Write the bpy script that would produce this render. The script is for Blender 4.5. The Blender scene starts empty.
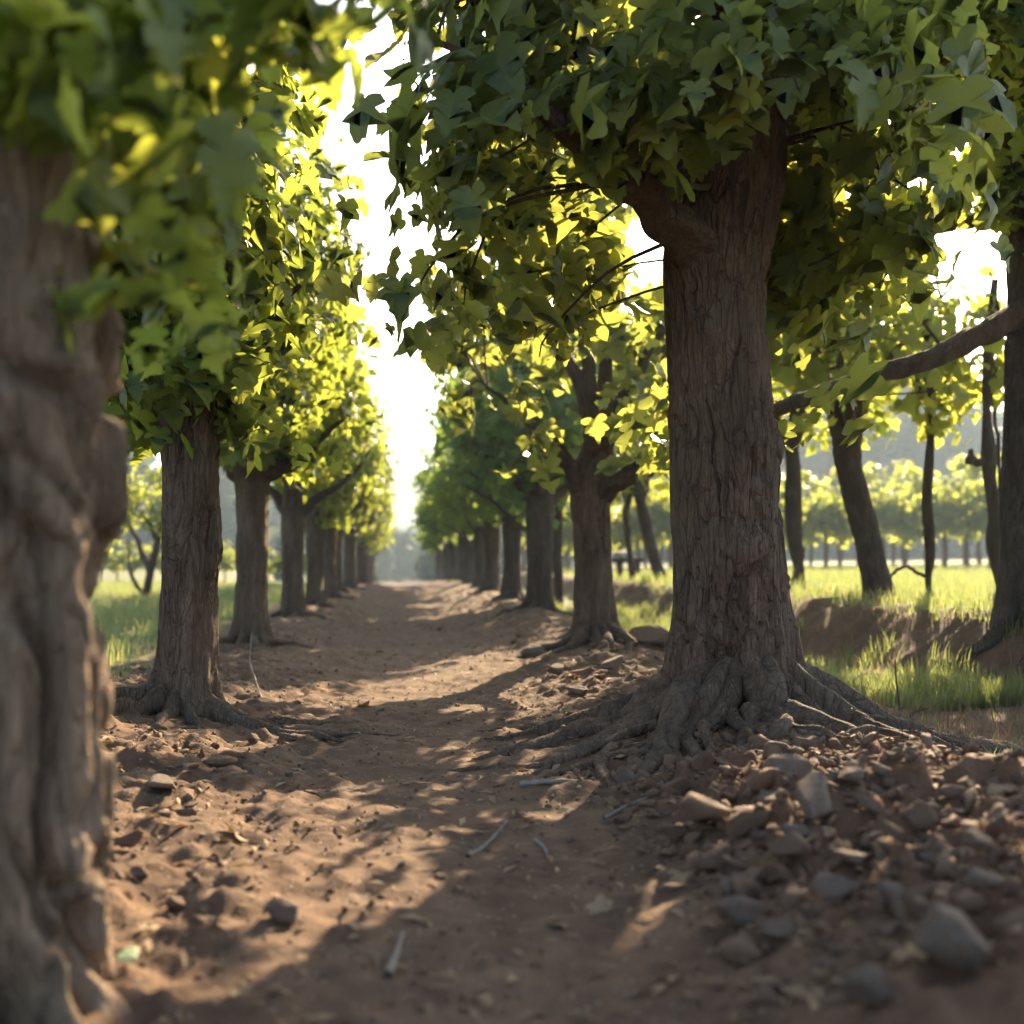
import bpy, math, random
import numpy as np
from mathutils import Vector

S = bpy.context.scene
COL = S.collection
R = math.radians
# ------------------------------------------------------------------ camera
CAM_H, F_PX, HX, HY = 0.70, 1100.0, 400.0, 560.0
cam_d = bpy.data.cameras.new('camera')
cam = bpy.data.objects.new('camera', cam_d); COL.objects.link(cam)
cam.location = (0, 0, CAM_H); cam.rotation_euler = (R(90), 0, 0)
cam_d.sensor_width = 36; cam_d.lens = F_PX / 1024 * 36
cam_d.shift_x = (512 - HX) / 1024; cam_d.shift_y = (HY - 512) / 1024
cam_d.clip_start = 0.05; cam_d.clip_end = 2000
cam_d.dof.use_dof = True; cam_d.dof.focus_distance = 4.3; cam_d.dof.aperture_fstop = 1.75
S.camera = cam
# ------------------------------------------------------------------ light
SUN_AZ, SUN_EL = 26.5, 27.0
w = bpy.data.worlds.new('World'); S.world = w; w.use_nodes = True
nt = w.node_tree; nt.nodes.clear()
sky = nt.nodes.new('ShaderNodeTexSky'); sky.sky_type = 'NISHITA'; sky.sun_disc = False
sky.sun_elevation = R(SUN_EL); sky.sun_rotation = R(SUN_AZ); sky.dust_density = 2.5; sky.air_density = 1.0
bg = nt.nodes.new('ShaderNodeBackground'); bg.inputs['Strength'].default_value = 0.075
wo = nt.nodes.new('ShaderNodeOutputWorld')
nt.links.new(sky.outputs[0], bg.inputs[0]); nt.links.new(bg.outputs[0], wo.inputs[0])
sl = bpy.data.lights.new('sun', 'SUN'); sl.energy = 5.0; sl.angle = R(0.5); sl.color = (1.0, 0.78, 0.50)
so = bpy.data.objects.new('sun', sl); COL.objects.link(so)
sd = Vector((math.sin(R(SUN_AZ)) * math.cos(R(SUN_EL)), math.cos(R(SUN_AZ)) * math.cos(R(SUN_EL)), math.sin(R(SUN_EL))))
so.rotation_euler = sd.to_track_quat('Z', 'Y').to_euler(); so.location = sd * 30
S.view_settings.view_transform = 'Standard'; S.view_settings.look = 'None'
S.view_settings.exposure = 2.36; S.view_settings.gamma = 1
S.render.engine = 'CYCLES'
cy = S.cycles
cy.use_denoising = True; cy.use_adaptive_sampling = True; cy.adaptive_threshold = 0.02
cy.max_bounces = 9; cy.diffuse_bounces = 7; cy.glossy_bounces = 2; cy.transmission_bounces = 4; cy.transparent_max_bounces = 4
cy.volume_bounces = 0; cy.sample_clamp_indirect = 6; cy.caustics_reflective = False; cy.caustics_refractive = False

# ------------------------------------------------------------------ noise in numpy
def _hash(i, j, k, seed):
    h = (i.astype(np.int64) * 374761393 + j.astype(np.int64) * 668265263 + k.astype(np.int64) * 2147483647 + seed * 974711) & 0xFFFFFFFF
    h = ((h ^ (h >> 13)) * 1274126177) & 0xFFFFFFFF
    h = ((h ^ (h >> 16)) * 2246822519) & 0xFFFFFFFF
    return ((h ^ (h >> 15)) & 0xFFFFFF) / float(0xFFFFFF)
def vnoise(P, seed=0):
    P = np.asarray(P, float); I = np.floor(P).astype(np.int64); f = P - I
    u = f * f * f * (f * (f * 6 - 15) + 10)
    out = 0
    for a in (0, 1):
        for b in (0, 1):
            for c in (0, 1):
                wgt = (u[:, 0] if a else 1 - u[:, 0]) * (u[:, 1] if b else 1 - u[:, 1]) * (u[:, 2] if c else 1 - u[:, 2])
                out = out + wgt * _hash(I[:, 0] + a, I[:, 1] + b, I[:, 2] + c, seed)
    return out
def fbm(P, seed=0, octv=4, gain=.5):
    P = np.asarray(P, float); a, s, t = 1., 0, 0
    for o in range(octv):
        s = s + a * (vnoise(P * (2.03 ** o) + 17.3 * o, seed + o) - .5); t += a; a *= gain
    return s / t * 2
def sstep(a, b, x):
    t = np.clip((x - a) / (b - a), 0, 1); return t * t * (3 - 2 * t)

# ------------------------------------------------------------------ ground height
def ground_z(x, y, fine=True):
    x = np.atleast_1d(np.asarray(x, float)); y = np.atleast_1d(np.asarray(y, float))
    P = np.stack([x, y, 0 * x], 1)
    wob = .18 * fbm(P * [0, .35, 0] + 3.1, 5, 2)
    ml = (.06 + .03 * fbm(P * [.3, .6, 0], 8, 2)) * np.exp(-((x + 1.18 + wob) / .5) ** 2)
    mr = (.10 + .05 * sstep(8, 12, y) + .03 * fbm(P * [.3, .6, 0], 9, 2)) * np.exp(-((x - 1.42 + wob) / .52) ** 2)
    z = ml + mr - .03 * np.exp(-((x - .1) / .7) ** 2)
    z += .03 * np.exp(-(((x - 1.28) / .6) ** 2 + ((y - 4.26) / .7) ** 2))
    z += .07 * sstep(.35, .9, x + .25 * (y < 0)) * sstep(3.6, 2.6, y) * sstep(2.6, 1.9, x)
    bw = .22 * fbm(P * [.8, .8, 0], 31, 3)
    z += .36 * sstep(3.05 + bw, 3.5 + bw, x) + np.clip(.012 * (x - 3.7), 0, 1.2)
    z -= .05 * np.exp(-((x - 2.6) / .35) ** 2)
    wt = sstep(12, 6, np.abs(x))
    z -= np.clip((y - 29) * .021, 0, 1.6) * wt
    n = .035 * fbm(P * [1.3, 1.3, 1], 1, 3)
    if fine:
        dirt = sstep(2.6, 2.0, np.abs(x)) * .85 + .15
        row = np.exp(-((x + 1.2) / .5) ** 2) + np.exp(-((x - 1.35) / .7) ** 2)
        dirt = dirt * (1 - .55 * np.exp(-((x - .2) / .42) ** 2) * sstep(12, 7, y))
        n += dirt * ((.026 * fbm(P * [4, 4, 1], 2, 3)) + .016 * fbm(P * [14, 14, 1], 3, 3) * (1 + 1.2 * row))
        rid = 1 - np.abs(2 * vnoise(P * [7, 5, 1] + 2.0 * np.stack([vnoise(P * 3, 41)] * 3, 1), 12) - 1)
        n += row * .028 * (rid - .5) * dirt
        rub = sstep(.45, .95, x) * sstep(3.9, 3.0, y) * sstep(2.8, 2.0, x)
        n += rub * (.06 * fbm(P * [6, 6, 1], 22, 4) + .035 * (1 - 2 * np.abs(2 * vnoise(P * [13, 13, 1], 44) - 1)) + .02 * fbm(P * [26, 26, 1], 47, 3))
        n += dirt * sstep(9, 6, y) * (.010 * fbm(P * [24, 24, 1], 48, 3) + .012 * (sstep(.45, .75, vnoise(P * [16, 16, 1], 49)) - .3))
        lft = sstep(-.15, -.45, x) * sstep(5.5, 3.5, y); n += lft * .022 * (1 - 2 * np.abs(2 * vnoise(P * [8, 6, 1], 45) - 1)) + lft * .014 * fbm(P * [17, 17, 1], 46, 2)
        bank = sstep(2.9, 3.2, x) * sstep(4.2, 3.6, x)
        n += bank * .07 * fbm(P * [5, 5, 1], 23, 4)
    return z + n
def gz(x, y, fine=True): return float(ground_z(x, y, fine)[0])
def at(px, py, Y): return Vector(((px - HX) / F_PX * Y, Y, CAM_H - (py - HY) / F_PX * Y))
def on_ground(px, py):
    Y = CAM_H * F_PX / max(py - HY, 3)
    for _ in range(30):
        X = (px - HX) / F_PX * Y
        Y += .6 * ((CAM_H - gz(X, Y, False)) * F_PX / max(py - HY, 3) - Y)
    return Vector(((px - HX) / F_PX * Y, Y, gz((px - HX) / F_PX * Y, Y)))

# ------------------------------------------------------------------ mesh helpers
def mesh_np(name, V, F, attrs=None, smooth=True):
    V = np.asarray(V, np.float32); F = np.asarray(F, np.int32); k = F.shape[1]
    me = bpy.data.meshes.new(name)
    me.vertices.add(len(V)); me.vertices.foreach_set('co', V.ravel())
    me.loops.add(F.size); me.loops.foreach_set('vertex_index', F.ravel())
    me.polygons.add(len(F)); me.polygons.foreach_set('loop_start', np.arange(0, F.size, k, dtype=np.int32))
    me.polygons.foreach_set('loop_total', np.full(len(F), k, np.int32))
    if smooth: me.polygons.foreach_set('use_smooth', np.ones(len(F), bool))
    for n, a in (attrs or {}).items():
        at_ = me.attributes.new(n, 'FLOAT', 'POINT'); at_.data.foreach_set('value', np.asarray(a, np.float32))
    me.update(calc_edges=True); me.validate()
    return me
def obj(name, me, mat, parent=None, loc=None):
    o = bpy.data.objects.new(name, me); COL.objects.link(o)
    if mat is not None and not me.materials: me.materials.append(mat)
    if parent is not None: o.parent = parent
    if loc is not None: o.location = loc
    return o
def tag(o, label=None, cat=None, group=None, kind=None):
    for k, v in (('label', label), ('category', cat), ('group', group), ('kind', kind)):
        if v: o[k] = v
    return o
def empty(name, loc, rz=0):
    o = bpy.data.objects.new(name, None); COL.objects.link(o); o.location = loc; o.rotation_euler.z = rz
    o.empty_display_size = .2
    return o
def dup(root, loc, rz=0, sc=1, label=None, name=None):
    r = root.copy(); COL.objects.link(r); r.location = loc; r.rotation_euler = (0, 0, rz)
    r.scale = (sc, sc, sc) if not isinstance(sc, tuple) else sc
    if name: r.name = name
    if label: r['label'] = label
    for ch in list(root.children):
        c = ch.copy(); COL.objects.link(c); c.parent = r
    return r
class Acc:
    def __init__(s): s.V, s.F, s.n, s.A = [], [], 0, []
    def add(s, V, F, a=0.):
        V = np.asarray(V, float); s.V.append(V); s.F.append(np.asarray(F) + s.n); s.n += len(V)
        s.A.append(np.full(len(V), a) if np.isscalar(a) else a)
    def mesh(s, name, attr=None, smooth=True):
        return mesh_np(name, np.concatenate(s.V), np.concatenate(s.F), {attr: np.concatenate(s.A)} if attr else None, smooth)
def spline(pts, n):
    """Catmull-Rom through points (any width), n samples."""
    p = np.asarray(pts, float); m = len(p)
    p = np.vstack([2 * p[0] - p[1], p, 2 * p[-1] - p[-2]])
    t = np.linspace(0, m - 1, n); i = np.minimum(t.astype(int), m - 2); f = (t - i)[:, None]
    a, b, c, d = p[i], p[i + 1], p[i + 2], p[i + 3]
    return .5 * (2 * b + (c - a) * f + (2 * a - 5 * b + 4 * c - d) * f * f + (3 * b - a - 3 * c + d) * f ** 3)
def tube(path, rad, nseg, cap=True):
    P = np.asarray(path, float); rad = np.asarray(rad, float); n = len(P)
    T = np.gradient(P, axis=0); T /= np.linalg.norm(T, axis=1)[:, None] + 1e-9
    ref = np.array([1., 0, 0]) if abs(T[0, 0]) < .8 else np.array([0, 1., 0])
    N = np.zeros_like(P); N[0] = ref - T[0] * ref.dot(T[0]); N[0] /= np.linalg.norm(N[0])
    for i in range(1, n):
        v = N[i - 1] - T[i] * N[i - 1].dot(T[i]); N[i] = v / (np.linalg.norm(v) + 1e-9)
    B = np.cross(T, N)
    th = np.arange(nseg) / nseg * 2 * np.pi
    rr = rad[:, None] if rad.ndim == 1 else rad
    V = P[:, None, :] + rr[..., None] * (np.cos(th)[None, :, None] * N[:, None, :] + np.sin(th)[None, :, None] * B[:, None, :])
    V = V.reshape(-1, 3)
    i = np.arange(n - 1)[:, None] * nseg; j = np.arange(nseg)[None, :]; j2 = (j + 1) % nseg
    F = np.stack([i + j, i + j2, i + nseg + j2, i + nseg + j], -1).reshape(-1, 4)
    if cap:
        V = np.vstack([V, P[-1] + T[-1] * rad[-1].mean() * .5]); e = len(V) - 1; b = (n - 1) * nseg
        jj = np.arange(nseg)
        F = np.vstack([F, np.stack([b + jj, b + (jj + 1) % nseg, np.full(nseg, e), np.full(nseg, e)], -1)])
    return V, F

# ------------------------------------------------------------------ materials
def new_mat(name):
    m = bpy.data.materials.new(name); m.use_nodes = True; m.node_tree.nodes.clear(); return m, m.node_tree
class NB:
    def __init__(s, nt): s.nt = nt
    def n(s, t, **k):
        nd = s.nt.nodes.new(t)
        for a, v in k.items(): setattr(nd, a, v)
        return nd
    def L(s, a, b): s.nt.links.new(a, b)
    def noise(s, scale, detail=4, rough=.55, vec=None, dist=0):
        nd = s.n('ShaderNodeTexNoise'); nd.inputs['Scale'].default_value = scale; nd.inputs['Detail'].default_value = detail
        nd.inputs['Roughness'].default_value = rough; nd.inputs['Distortion'].default_value = dist
        if vec is not None: s.L(vec, nd.inputs['Vector'])
        return nd.outputs['Fac']
    def ramp(s, fac, stops):
        nd = s.n('ShaderNodeValToRGB'); e = nd.color_ramp.elements
        while len(e) < len(stops): e.new(.5)
        for x, (p, c) in zip(e, stops):
            x.position = p; x.color = (*c, 1) if len(c) == 3 else c
        s.L(fac, nd.inputs[0]); return nd.outputs[0]
    def mix(s, fac, a, b, mode='MIX'):
        nd = s.n('ShaderNodeMix', data_type='RGBA', blend_type=mode)
        if isinstance(fac, (int, float)): nd.inputs[0].default_value = fac
        else: s.L(fac, nd.inputs[0])
        for sock, v in ((nd.inputs[6], a), (nd.inputs[7], b)):
            if isinstance(v, tuple): sock.default_value = (*v, 1)
            else: s.L(v, sock)
        return nd.outputs[2]
    def math(s, op, a, b=None, clamp=False):
        nd = s.n('ShaderNodeMath', operation=op, use_clamp=clamp)
        for i, v in enumerate((a, b)):
            if v is None: continue
            if isinstance(v, (int, float)): nd.inputs[i].default_value = v
            else: s.L(v, nd.inputs[i])
        return nd.outputs[0]
    def mapr(s, v, a, b, c=0., d=1.):
        nd = s.n('ShaderNodeMapRange', interpolation_type='SMOOTHSTEP'); s.L(v, nd.inputs[0])
        for i, x in enumerate((a, b, c, d)): nd.inputs[i + 1].default_value = x
        return nd.outputs[0]
    def bump(s, h, strength, dist):
        nd = s.n('ShaderNodeBump'); nd.inputs['Strength'].default_value = strength; nd.inputs['Distance'].default_value = dist
        s.L(h, nd.inputs['Height']); return nd.outputs[0]
    def bsdf(s, col, rough=.9, normal=None, spec=.3):
        nd = s.n('ShaderNodeBsdfPrincipled'); nd.inputs['Roughness'].default_value = rough; nd.inputs['Specular IOR Level'].default_value = spec
        if isinstance(col, tuple): nd.inputs['Base Color'].default_value = (*col, 1)
        else: s.L(col, nd.inputs['Base Color'])
        if normal is not None: s.L(normal, nd.inputs['Normal'])
        return nd.outputs[0]
    def out(s, sh):
        o = s.n('ShaderNodeOutputMaterial'); s.L(sh, o.inputs['Surface'])
def mat_bark(name, c0, c1, c2, scale=1.0, plate=1.0):
    m, t = new_mat(name); b = NB(t)
    tc = b.n('ShaderNodeTexCoord'); mp = b.n('ShaderNodeMapping'); mp.inputs['Scale'].default_value = (1, 1, .22)
    b.L(tc.outputs['Object'], mp.inputs['Vector'])
    n1 = b.noise(9 * scale, 6, .65, mp.outputs[0], .8); n2 = b.noise(45 * scale, 5, .7, mp.outputs[0], .5)
    n3 = b.noise(3, 3, .5, tc.outputs['Object'])
    col = b.ramp(n1, [(.3, c0), (.55, c1), (.75, c2)])
    col = b.mix(b.mapr(n3, .4, .7, 0, .45), col, (.12, .105, .07))
    col = b.mix(b.mapr(n2, .35, .7, 0, .5), col, c0)
    n4 = b.noise(160 * scale, 4, .7, mp.outputs[0])
    wv = b.n('ShaderNodeVectorMath', operation='MULTIPLY_ADD'); nc = b.n('ShaderNodeTexNoise'); nc.inputs['Scale'].default_value = 12; nc.inputs['Detail'].default_value = 4
    b.L(mp.outputs[0], nc.inputs['Vector']); b.L(nc.outputs['Color'], wv.inputs[0]); wv.inputs[1].default_value = (.07, .07, .07); b.L(mp.outputs[0], wv.inputs[2])
    def plates(sc, w_):
        vo = b.n('ShaderNodeTexVoronoi', feature='DISTANCE_TO_EDGE'); vo.inputs['Scale'].default_value = sc; b.L(wv.outputs[0], vo.inputs['Vector'])
        return b.mapr(vo.outputs['Distance'], 0, w_)
    h = b.math('ADD', b.math('MULTIPLY', n2, .8), b.math('MULTIPLY', n4, .35))
    h = b.math('ADD', h, b.math('ADD', b.math('MULTIPLY', plates(24 * scale, .09), plate), b.math('MULTIPLY', plates(60 * scale, .12), .4 * plate)))
    li = b.noise(5.5, 5, .7, tc.outputs['Object']); col = b.mix(b.mapr(li, .56, .68, 0, .22), col, (.19, .185, .15))
    b.out(b.bsdf(col, .88, b.bump(h, .9, .014), .2)); return m
M_BARK = mat_bark('bark', (.078, .050, .034), (.160, .106, .073), (.245, .172, .122))
M_BARKL = mat_bark('bark_pale', (.14, .092, .060), (.285, .195, .130), (.41, .295, .205), 1.0, .6)
M_BARK2 = mat_bark('bark_dark', (.045, .032, .024), (.095, .068, .050), (.16, .12, .09))
M_TWIG = mat_bark('twig_bark', (.03, .021, .016), (.065, .045, .032), (.10, .07, .05), 3)
M_LIMB = mat_bark('limb_bark', (.075, .048, .035), (.15, .098, .07), (.23, .155, .115), 1.6)
def mat_leaf(name, dark, mid, yel, trans, tfac=.5, gloss=.42, veins=True):
    m, t = new_mat(name); b = NB(t)
    a = b.n('ShaderNodeAttribute', attribute_name='rnd')
    col = b.ramp(a.outputs['Fac'], [(0, dark), (.55, mid), (.9, mid), (1, yel)])
    tc = b.n('ShaderNodeTexCoord')
    n = b.noise(28, 3, .6, tc.outputs['Object'])
    col = b.mix(b.mapr(n, .35, .7, 0, .35), col, tuple(1.5 * x for x in mid))
    lx = b.math('ABSOLUTE', b.n('ShaderNodeAttribute', attribute_name='lx').outputs['Fac']); ly = b.n('ShaderNodeAttribute', attribute_name='ly').outputs['Fac']
    mid_ = b.mapr(lx, .012, .03, 1, 0)
    sv = b.math('FRACT', b.math('MULTIPLY', b.math('SUBTRACT', ly, b.math('MULTIPLY', lx, .85)), 4.2))
    side = b.mapr(b.math('ABSOLUTE', b.math('SUBTRACT', sv, .5)), .03, .09, 1, 0)
    vein = b.math('MAXIMUM', mid_, b.math('MULTIPLY', side, .75)) if veins else None
    if veins: col = b.mix(b.math('MULTIPLY', vein, .55), col, tuple(2.1 * x for x in mid))
    tr = b.ramp(a.outputs['Fac'], [(0, tuple(.75 * x for x in trans)), (.6, trans), (1, (trans[0] * 1.35, trans[1] * 1.15, trans[2]))])
    pb = b.n('ShaderNodeBsdfPrincipled'); pb.inputs['Roughness'].default_value = gloss; pb.inputs['Specular IOR Level'].default_value = .45
    b.L(col, pb.inputs['Base Color']); b.L(b.bump(b.noise(60, 3, .6, tc.outputs['Object']), .35, .01), pb.inputs['Normal'])
    tl = b.n('ShaderNodeBsdfTranslucent'); b.L(b.mix(b.math('MULTIPLY', vein, .4), tr, tuple(.45 * x for x in trans)) if veins else tr, tl.inputs['Color'])
    mx = b.n('ShaderNodeMixShader'); mx.inputs[0].default_value = tfac
    b.L(pb.outputs[0], mx.inputs[1]); b.L(tl.outputs[0], mx.inputs[2]); b.out(mx.outputs[0]); return m
M_LEAF = mat_leaf('vine_leaf', (.045, .085, .030), (.085, .135, .036), (.16, .18, .03), (.42, .49, .07), .56)
M_LEAFD = mat_leaf('vine_leaf_deep', (.066, .105, .034), (.12, .16, .044), (.12, .15, .03), (.40, .435, .08), .56)
M_LEAFSH = mat_leaf('vine_leaf_shaded', (.05, .105, .038), (.085, .165, .055), (.13, .20, .05), (.30, .42, .08), .52, .5)  # shaded look of the leaves put into the colour: cooler green, less translucent
M_LEAFY = mat_leaf('vine_leaf_pale', (.07, .10, .025), (.12, .15, .035), (.22, .21, .04), (.50, .56, .09), .58, .5)
M_GRASS = mat_leaf('grass_blades', (.08, .095, .04), (.145, .16, .06), (.30, .26, .12), (.31, .37, .12), .5, .6, False)
M_DRY = mat_leaf('straw', (.14, .09, .05), (.25, .17, .09), (.36, .27, .15), (.25, .15, .06), .2, .8, False)
def mat_rock(name, c0, c1, c2):
    m, t = new_mat(name); b = NB(t); tc = b.n('ShaderNodeTexCoord')
    oi = b.n('ShaderNodeObjectInfo'); v = b.n('ShaderNodeVectorMath', operation='ADD')
    b.L(tc.outputs['Object'], v.inputs[0]); b.L(oi.outputs['Location'], v.inputs[1])
    n1 = b.noise(14, 6, .65, v.outputs[0]); n2 = b.noise(70, 5, .7, v.outputs[0])
    col = b.ramp(n1, [(.3, c0), (.5, c1), (.72, c2)])
    n3 = b.noise(7, 4, .6, v.outputs[0])
    col = b.mix(b.mapr(n3, .38, .56, 0, .85), col, (.15, .090, .055))
    b.out(b.bsdf(col, .85, b.bump(b.math('ADD', n2, n1), .6, .01), .3)); return m
M_ROCK = mat_rock('stone', (.10, .08, .062), (.18, .148, .118), (.28, .235, .19))
M_ROCKG = mat_rock('grey_stone', (.085, .074, .062), (.15, .132, .112), (.23, .205, .18))
M_ROCKB = mat_rock('earth_clod', (.075, .046, .029), (.135, .084, .052), (.20, .13, .082))
def mat_plain(name, col, rough=.6, var=.3, scale=20):
    m, t = new_mat(name); b = NB(t); tc = b.n('ShaderNodeTexCoord')
    n = b.noise(scale, 4, .6, tc.outputs['Object'])
    c = b.ramp(n, [(.3, tuple(x * (1 - var) for x in col)), (.7, tuple(min(1, x * (1 + var)) for x in col))])
    b.out(b.bsdf(c, rough, b.bump(n, .2, .01))); return m
def mat_ground():
    m, t = new_mat('earth'); b = NB(t)
    tc = b.n('ShaderNodeTexCoord'); P = tc.outputs['Object']
    sep = b.n('ShaderNodeSeparateXYZ'); b.L(P, sep.inputs[0])
    big = b.noise(.9, 4, .6, P); mid = b.noise(6, 6, .65, P, .4); fin = b.noise(45, 5, .7, P)
    mp = b.n('ShaderNodeMapping'); mp.inputs['Scale'].default_value = (1, .35, 1); b.L(P, mp.inputs['Vector'])
    stre = b.noise(16, 5, .65, mp.outputs[0])
    col = b.ramp(mid, [(.28, (.062, .037, .022)), (.5, (.122, .072, .043)), (.72, (.188, .117, .069))])
    col = b.mix(b.mapr(big, .4, .65, 0, .5), col, (.150, .096, .058))
    col = b.mix(b.mapr(stre, .45, .7, 0, .45), col, (.08, .052, .035))
    vo = b.n('ShaderNodeTexVoronoi'); vo.inputs['Scale'].default_value = 55; b.L(P, vo.inputs['Vector'])
    sp = b.mapr(vo.outputs['Distance'], .18, .30, 1, 0)
    wn = b.n('ShaderNodeSeparateColor'); b.L(vo.outputs['Color'], wn.inputs[0])
    sel = b.mapr(wn.outputs[0], .80, .86)
    peb = b.math('MULTIPLY', sp, sel)
    col = b.mix(peb, col, (.25, .195, .15))
    # red earth along the stony mound
    red = b.math('MULTIPLY', b.mapr(sep.outputs[0], .55, .95), b.mapr(sep.outputs[1], 4.6, 3.6))
    col = b.mix(b.math('MULTIPLY', red, .55), col, (.135, .068, .037))
    xr = b.math('ADD', sep.outputs[0], b.math('MULTIPLY', b.math('SUBTRACT', big, .5), 1.2))
    # grass under-layer away from the path
    gl = b.mapr(xr, -1.75, -2.15); gr = b.mapr(b.math('ADD', xr, b.mapr(sep.outputs[1], 5.2, 7.2, -1.2, 0)), 2.0, 2.5)
    bank = b.math('MULTIPLY', b.mapr(xr, 2.95, 3.1), b.mapr(xr, 3.75, 3.55))
    gfac = b.math('MAXIMUM', gl, b.math('SUBTRACT', gr, bank, True))
    gcol = b.ramp(mid, [(.3, (.075, .095, .035)), (.5, (.13, .14, .055)), (.7, (.24, .20, .105))])
    col = b.mix(gfac, col, gcol)
    h = b.math('ADD', b.math('MULTIPLY', mid, 1.0), b.math('MULTIPLY', fin, .5))
    h = b.math('ADD', h, b.math('MULTIPLY', peb, .5))
    b.out(b.bsdf(col, .93, b.bump(h, .75, .02), .2)); return m
M_GROUND = mat_ground()

# ------------------------------------------------------------------ ground sheet
def axis(lo, hi, step, far0, far1, g=1.13):
    a = list(np.arange(lo, hi + 1e-6, step)); s = step; x = hi
    while x < far1: s *= g; x += s; a.append(min(x, far1))
    s = step; x = lo; pre = []
    while x > far0: s *= g; x -= s; pre.append(max(x, far0))
    return np.array(pre[::-1] + a)
gx = axis(-1.7, 2.3, .0145, -440, 440, 1.035); gy = axis(1.3, 6.0, .0155, -60, 6.0, 1.13)
yy = [6.0]; s_ = .0155
while yy[-1] < 440: s_ *= 1.022; yy.append(min(yy[-1] + s_, 440))
gy = np.concatenate([gy, yy[1:]])
XX, YY = np.meshgrid(gx, gy)
zz = ground_z(XX.ravel(), YY.ravel())
nx, ny = len(gx), len(gy)
ii = (np.arange(ny - 1)[:, None] * nx + np.arange(nx - 1)[None, :])
GF = np.stack([ii, ii + 1, ii + nx + 1, ii + nx], -1).reshape(-1, 4)
tag(obj('ground', mesh_np('ground', np.stack([XX.ravel(), YY.ravel(), zz], 1), GF), M_GROUND), 'bare brown earth track with rough mounds and grassy sides', 'ground', kind='structure')

# ------------------------------------------------------------------ hills
M_HILL = mat_plain('hill_scrub', (.05, .07, .045), .9, .45, .05)
def hills():
    na, nr = 260, 24
    a = np.linspace(R(-75), R(75), na); r = np.linspace(230, 425, nr)
    A, RR = np.meshgrid(a, r); x = (RR * np.sin(A)).ravel(); y = (RR * np.cos(A)).ravel()
    t = ((RR - 230) / 195).ravel(); aa = np.degrees(A.ravel())
    prof = 22 + 9 * fbm(np.stack([aa * .09, 0 * aa, 0 * aa], 1), 60, 3) + 15 * np.exp(-((aa - 33) / 9) ** 2) + 17 * np.exp(-((aa + 1.5) / 5) ** 2) + 14 * np.exp(-((aa + 24) / 10) ** 2)
    z = prof * np.sin(np.clip(t, 0, 1) * np.pi * .62) ** 1.3 + 2.2 * fbm(np.stack([x, y, 0 * x], 1) * .06, 61, 4) * np.clip(t * 3, 0, 1) - 2.0 * (1 - np.clip(t * 6, 0, 1))
    i = (np.arange(nr - 1)[:, None] * na + np.arange(na - 1)[None, :])
    F = np.stack([i, i + 1, i + na + 1, i + na], -1).reshape(-1, 4)
    tag(obj('hills', mesh_np('hills', np.stack([x, y, z], 1), F), M_HILL), 'hazy blue wooded hills along the horizon', 'hills', kind='structure')
hills()

# ------------------------------------------------------------------ leaves
def leaf_variants(hi, seed=0, n=5):
    rs = np.random.RandomState(seed)
    half = [(.0, -.02), (.15, -.17), (.38, -.16), (.54, .04), (.31, .17), (.62, .46), (.29, .47), (.27, .70), (.11, .90), (0, 1.06)]
    half_lo = [(.0, -.02), (.30, -.15), (.46, .08), (.56, .42), (.26, .62), (0, 1.02)]
    out = []
    for v in range(n):
        h = np.array(half if hi else half_lo); h = h * (1 + .10 * rs.randn(*h.shape) * (h[:, :1] > 0)); h[0, 0] = h[-1, 0] = 0
        if hi:
            pts = []
            for a, b in zip(h[:-1], h[1:]):
                d = b - a; nrm = np.array([d[1], -d[0]]); m1 = a + d * .5 + nrm * .12 * (1 + .4 * rs.randn())
                pts += [a, m1]
            pts.append(h[-1]); h = np.array(pts)
        l = h[::-1][1:-1] * [-1, 1]; l = l * (1 + .06 * rs.randn(*l.shape))
        ring = np.vstack([h, l]); mids = [(0, .0), (0, .3), (0, .62)]
        P2 = np.vstack([ring, mids]); k = len(ring); F = []
        for i in range(k):
            j = (i + 1) % k; ym = (ring[i, 1] + ring[j, 1]) / 2
            c = k + (0 if ym < .06 else 1 if ym < .46 else 2)
            F.append((i, j, c))
        # bridge triangles between mid points
        for side in (0, 1):
            for c in (0, 1):
                for i in range(k):
                    j = (i + 1) % k
                    yi = (ring[i, 1] + ring[j, 1]) / 2; yp = (ring[i - 1, 1] + ring[i, 1]) / 2
                    ci = 0 if yi < .06 else 1 if yi < .46 else 2; cp = 0 if yp < .06 else 1 if yp < .46 else 2
                    if {ci, cp} == {c, c + 1} and ((ring[i, 0] > 0) == (side == 0)) and abs(ring[i, 0]) > .02: F.append((i, k + ci, k + cp))
        x, y = P2[:, 0], P2[:, 1]
        fold = rs.uniform(.05, .45); droop = rs.uniform(.1, .75); roll = rs.uniform(-.4, .4)
        z = fold * np.abs(x) - droop * np.clip(y, 0, 2) ** 2 * .6 - .35 * x * x * rs.uniform(.5, 1.5) + roll * x * y + .05 * np.sin(7 * x + 5 * y + v)
        out.append((np.stack([x, y, z], 1), np.array(F)))
    m = min(len(f) for _, f in out)
    k = len(out[0][0])
    return out, k
LV_HI, LV_LO = leaf_variants(True, 3), leaf_variants(False, 4)
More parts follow.
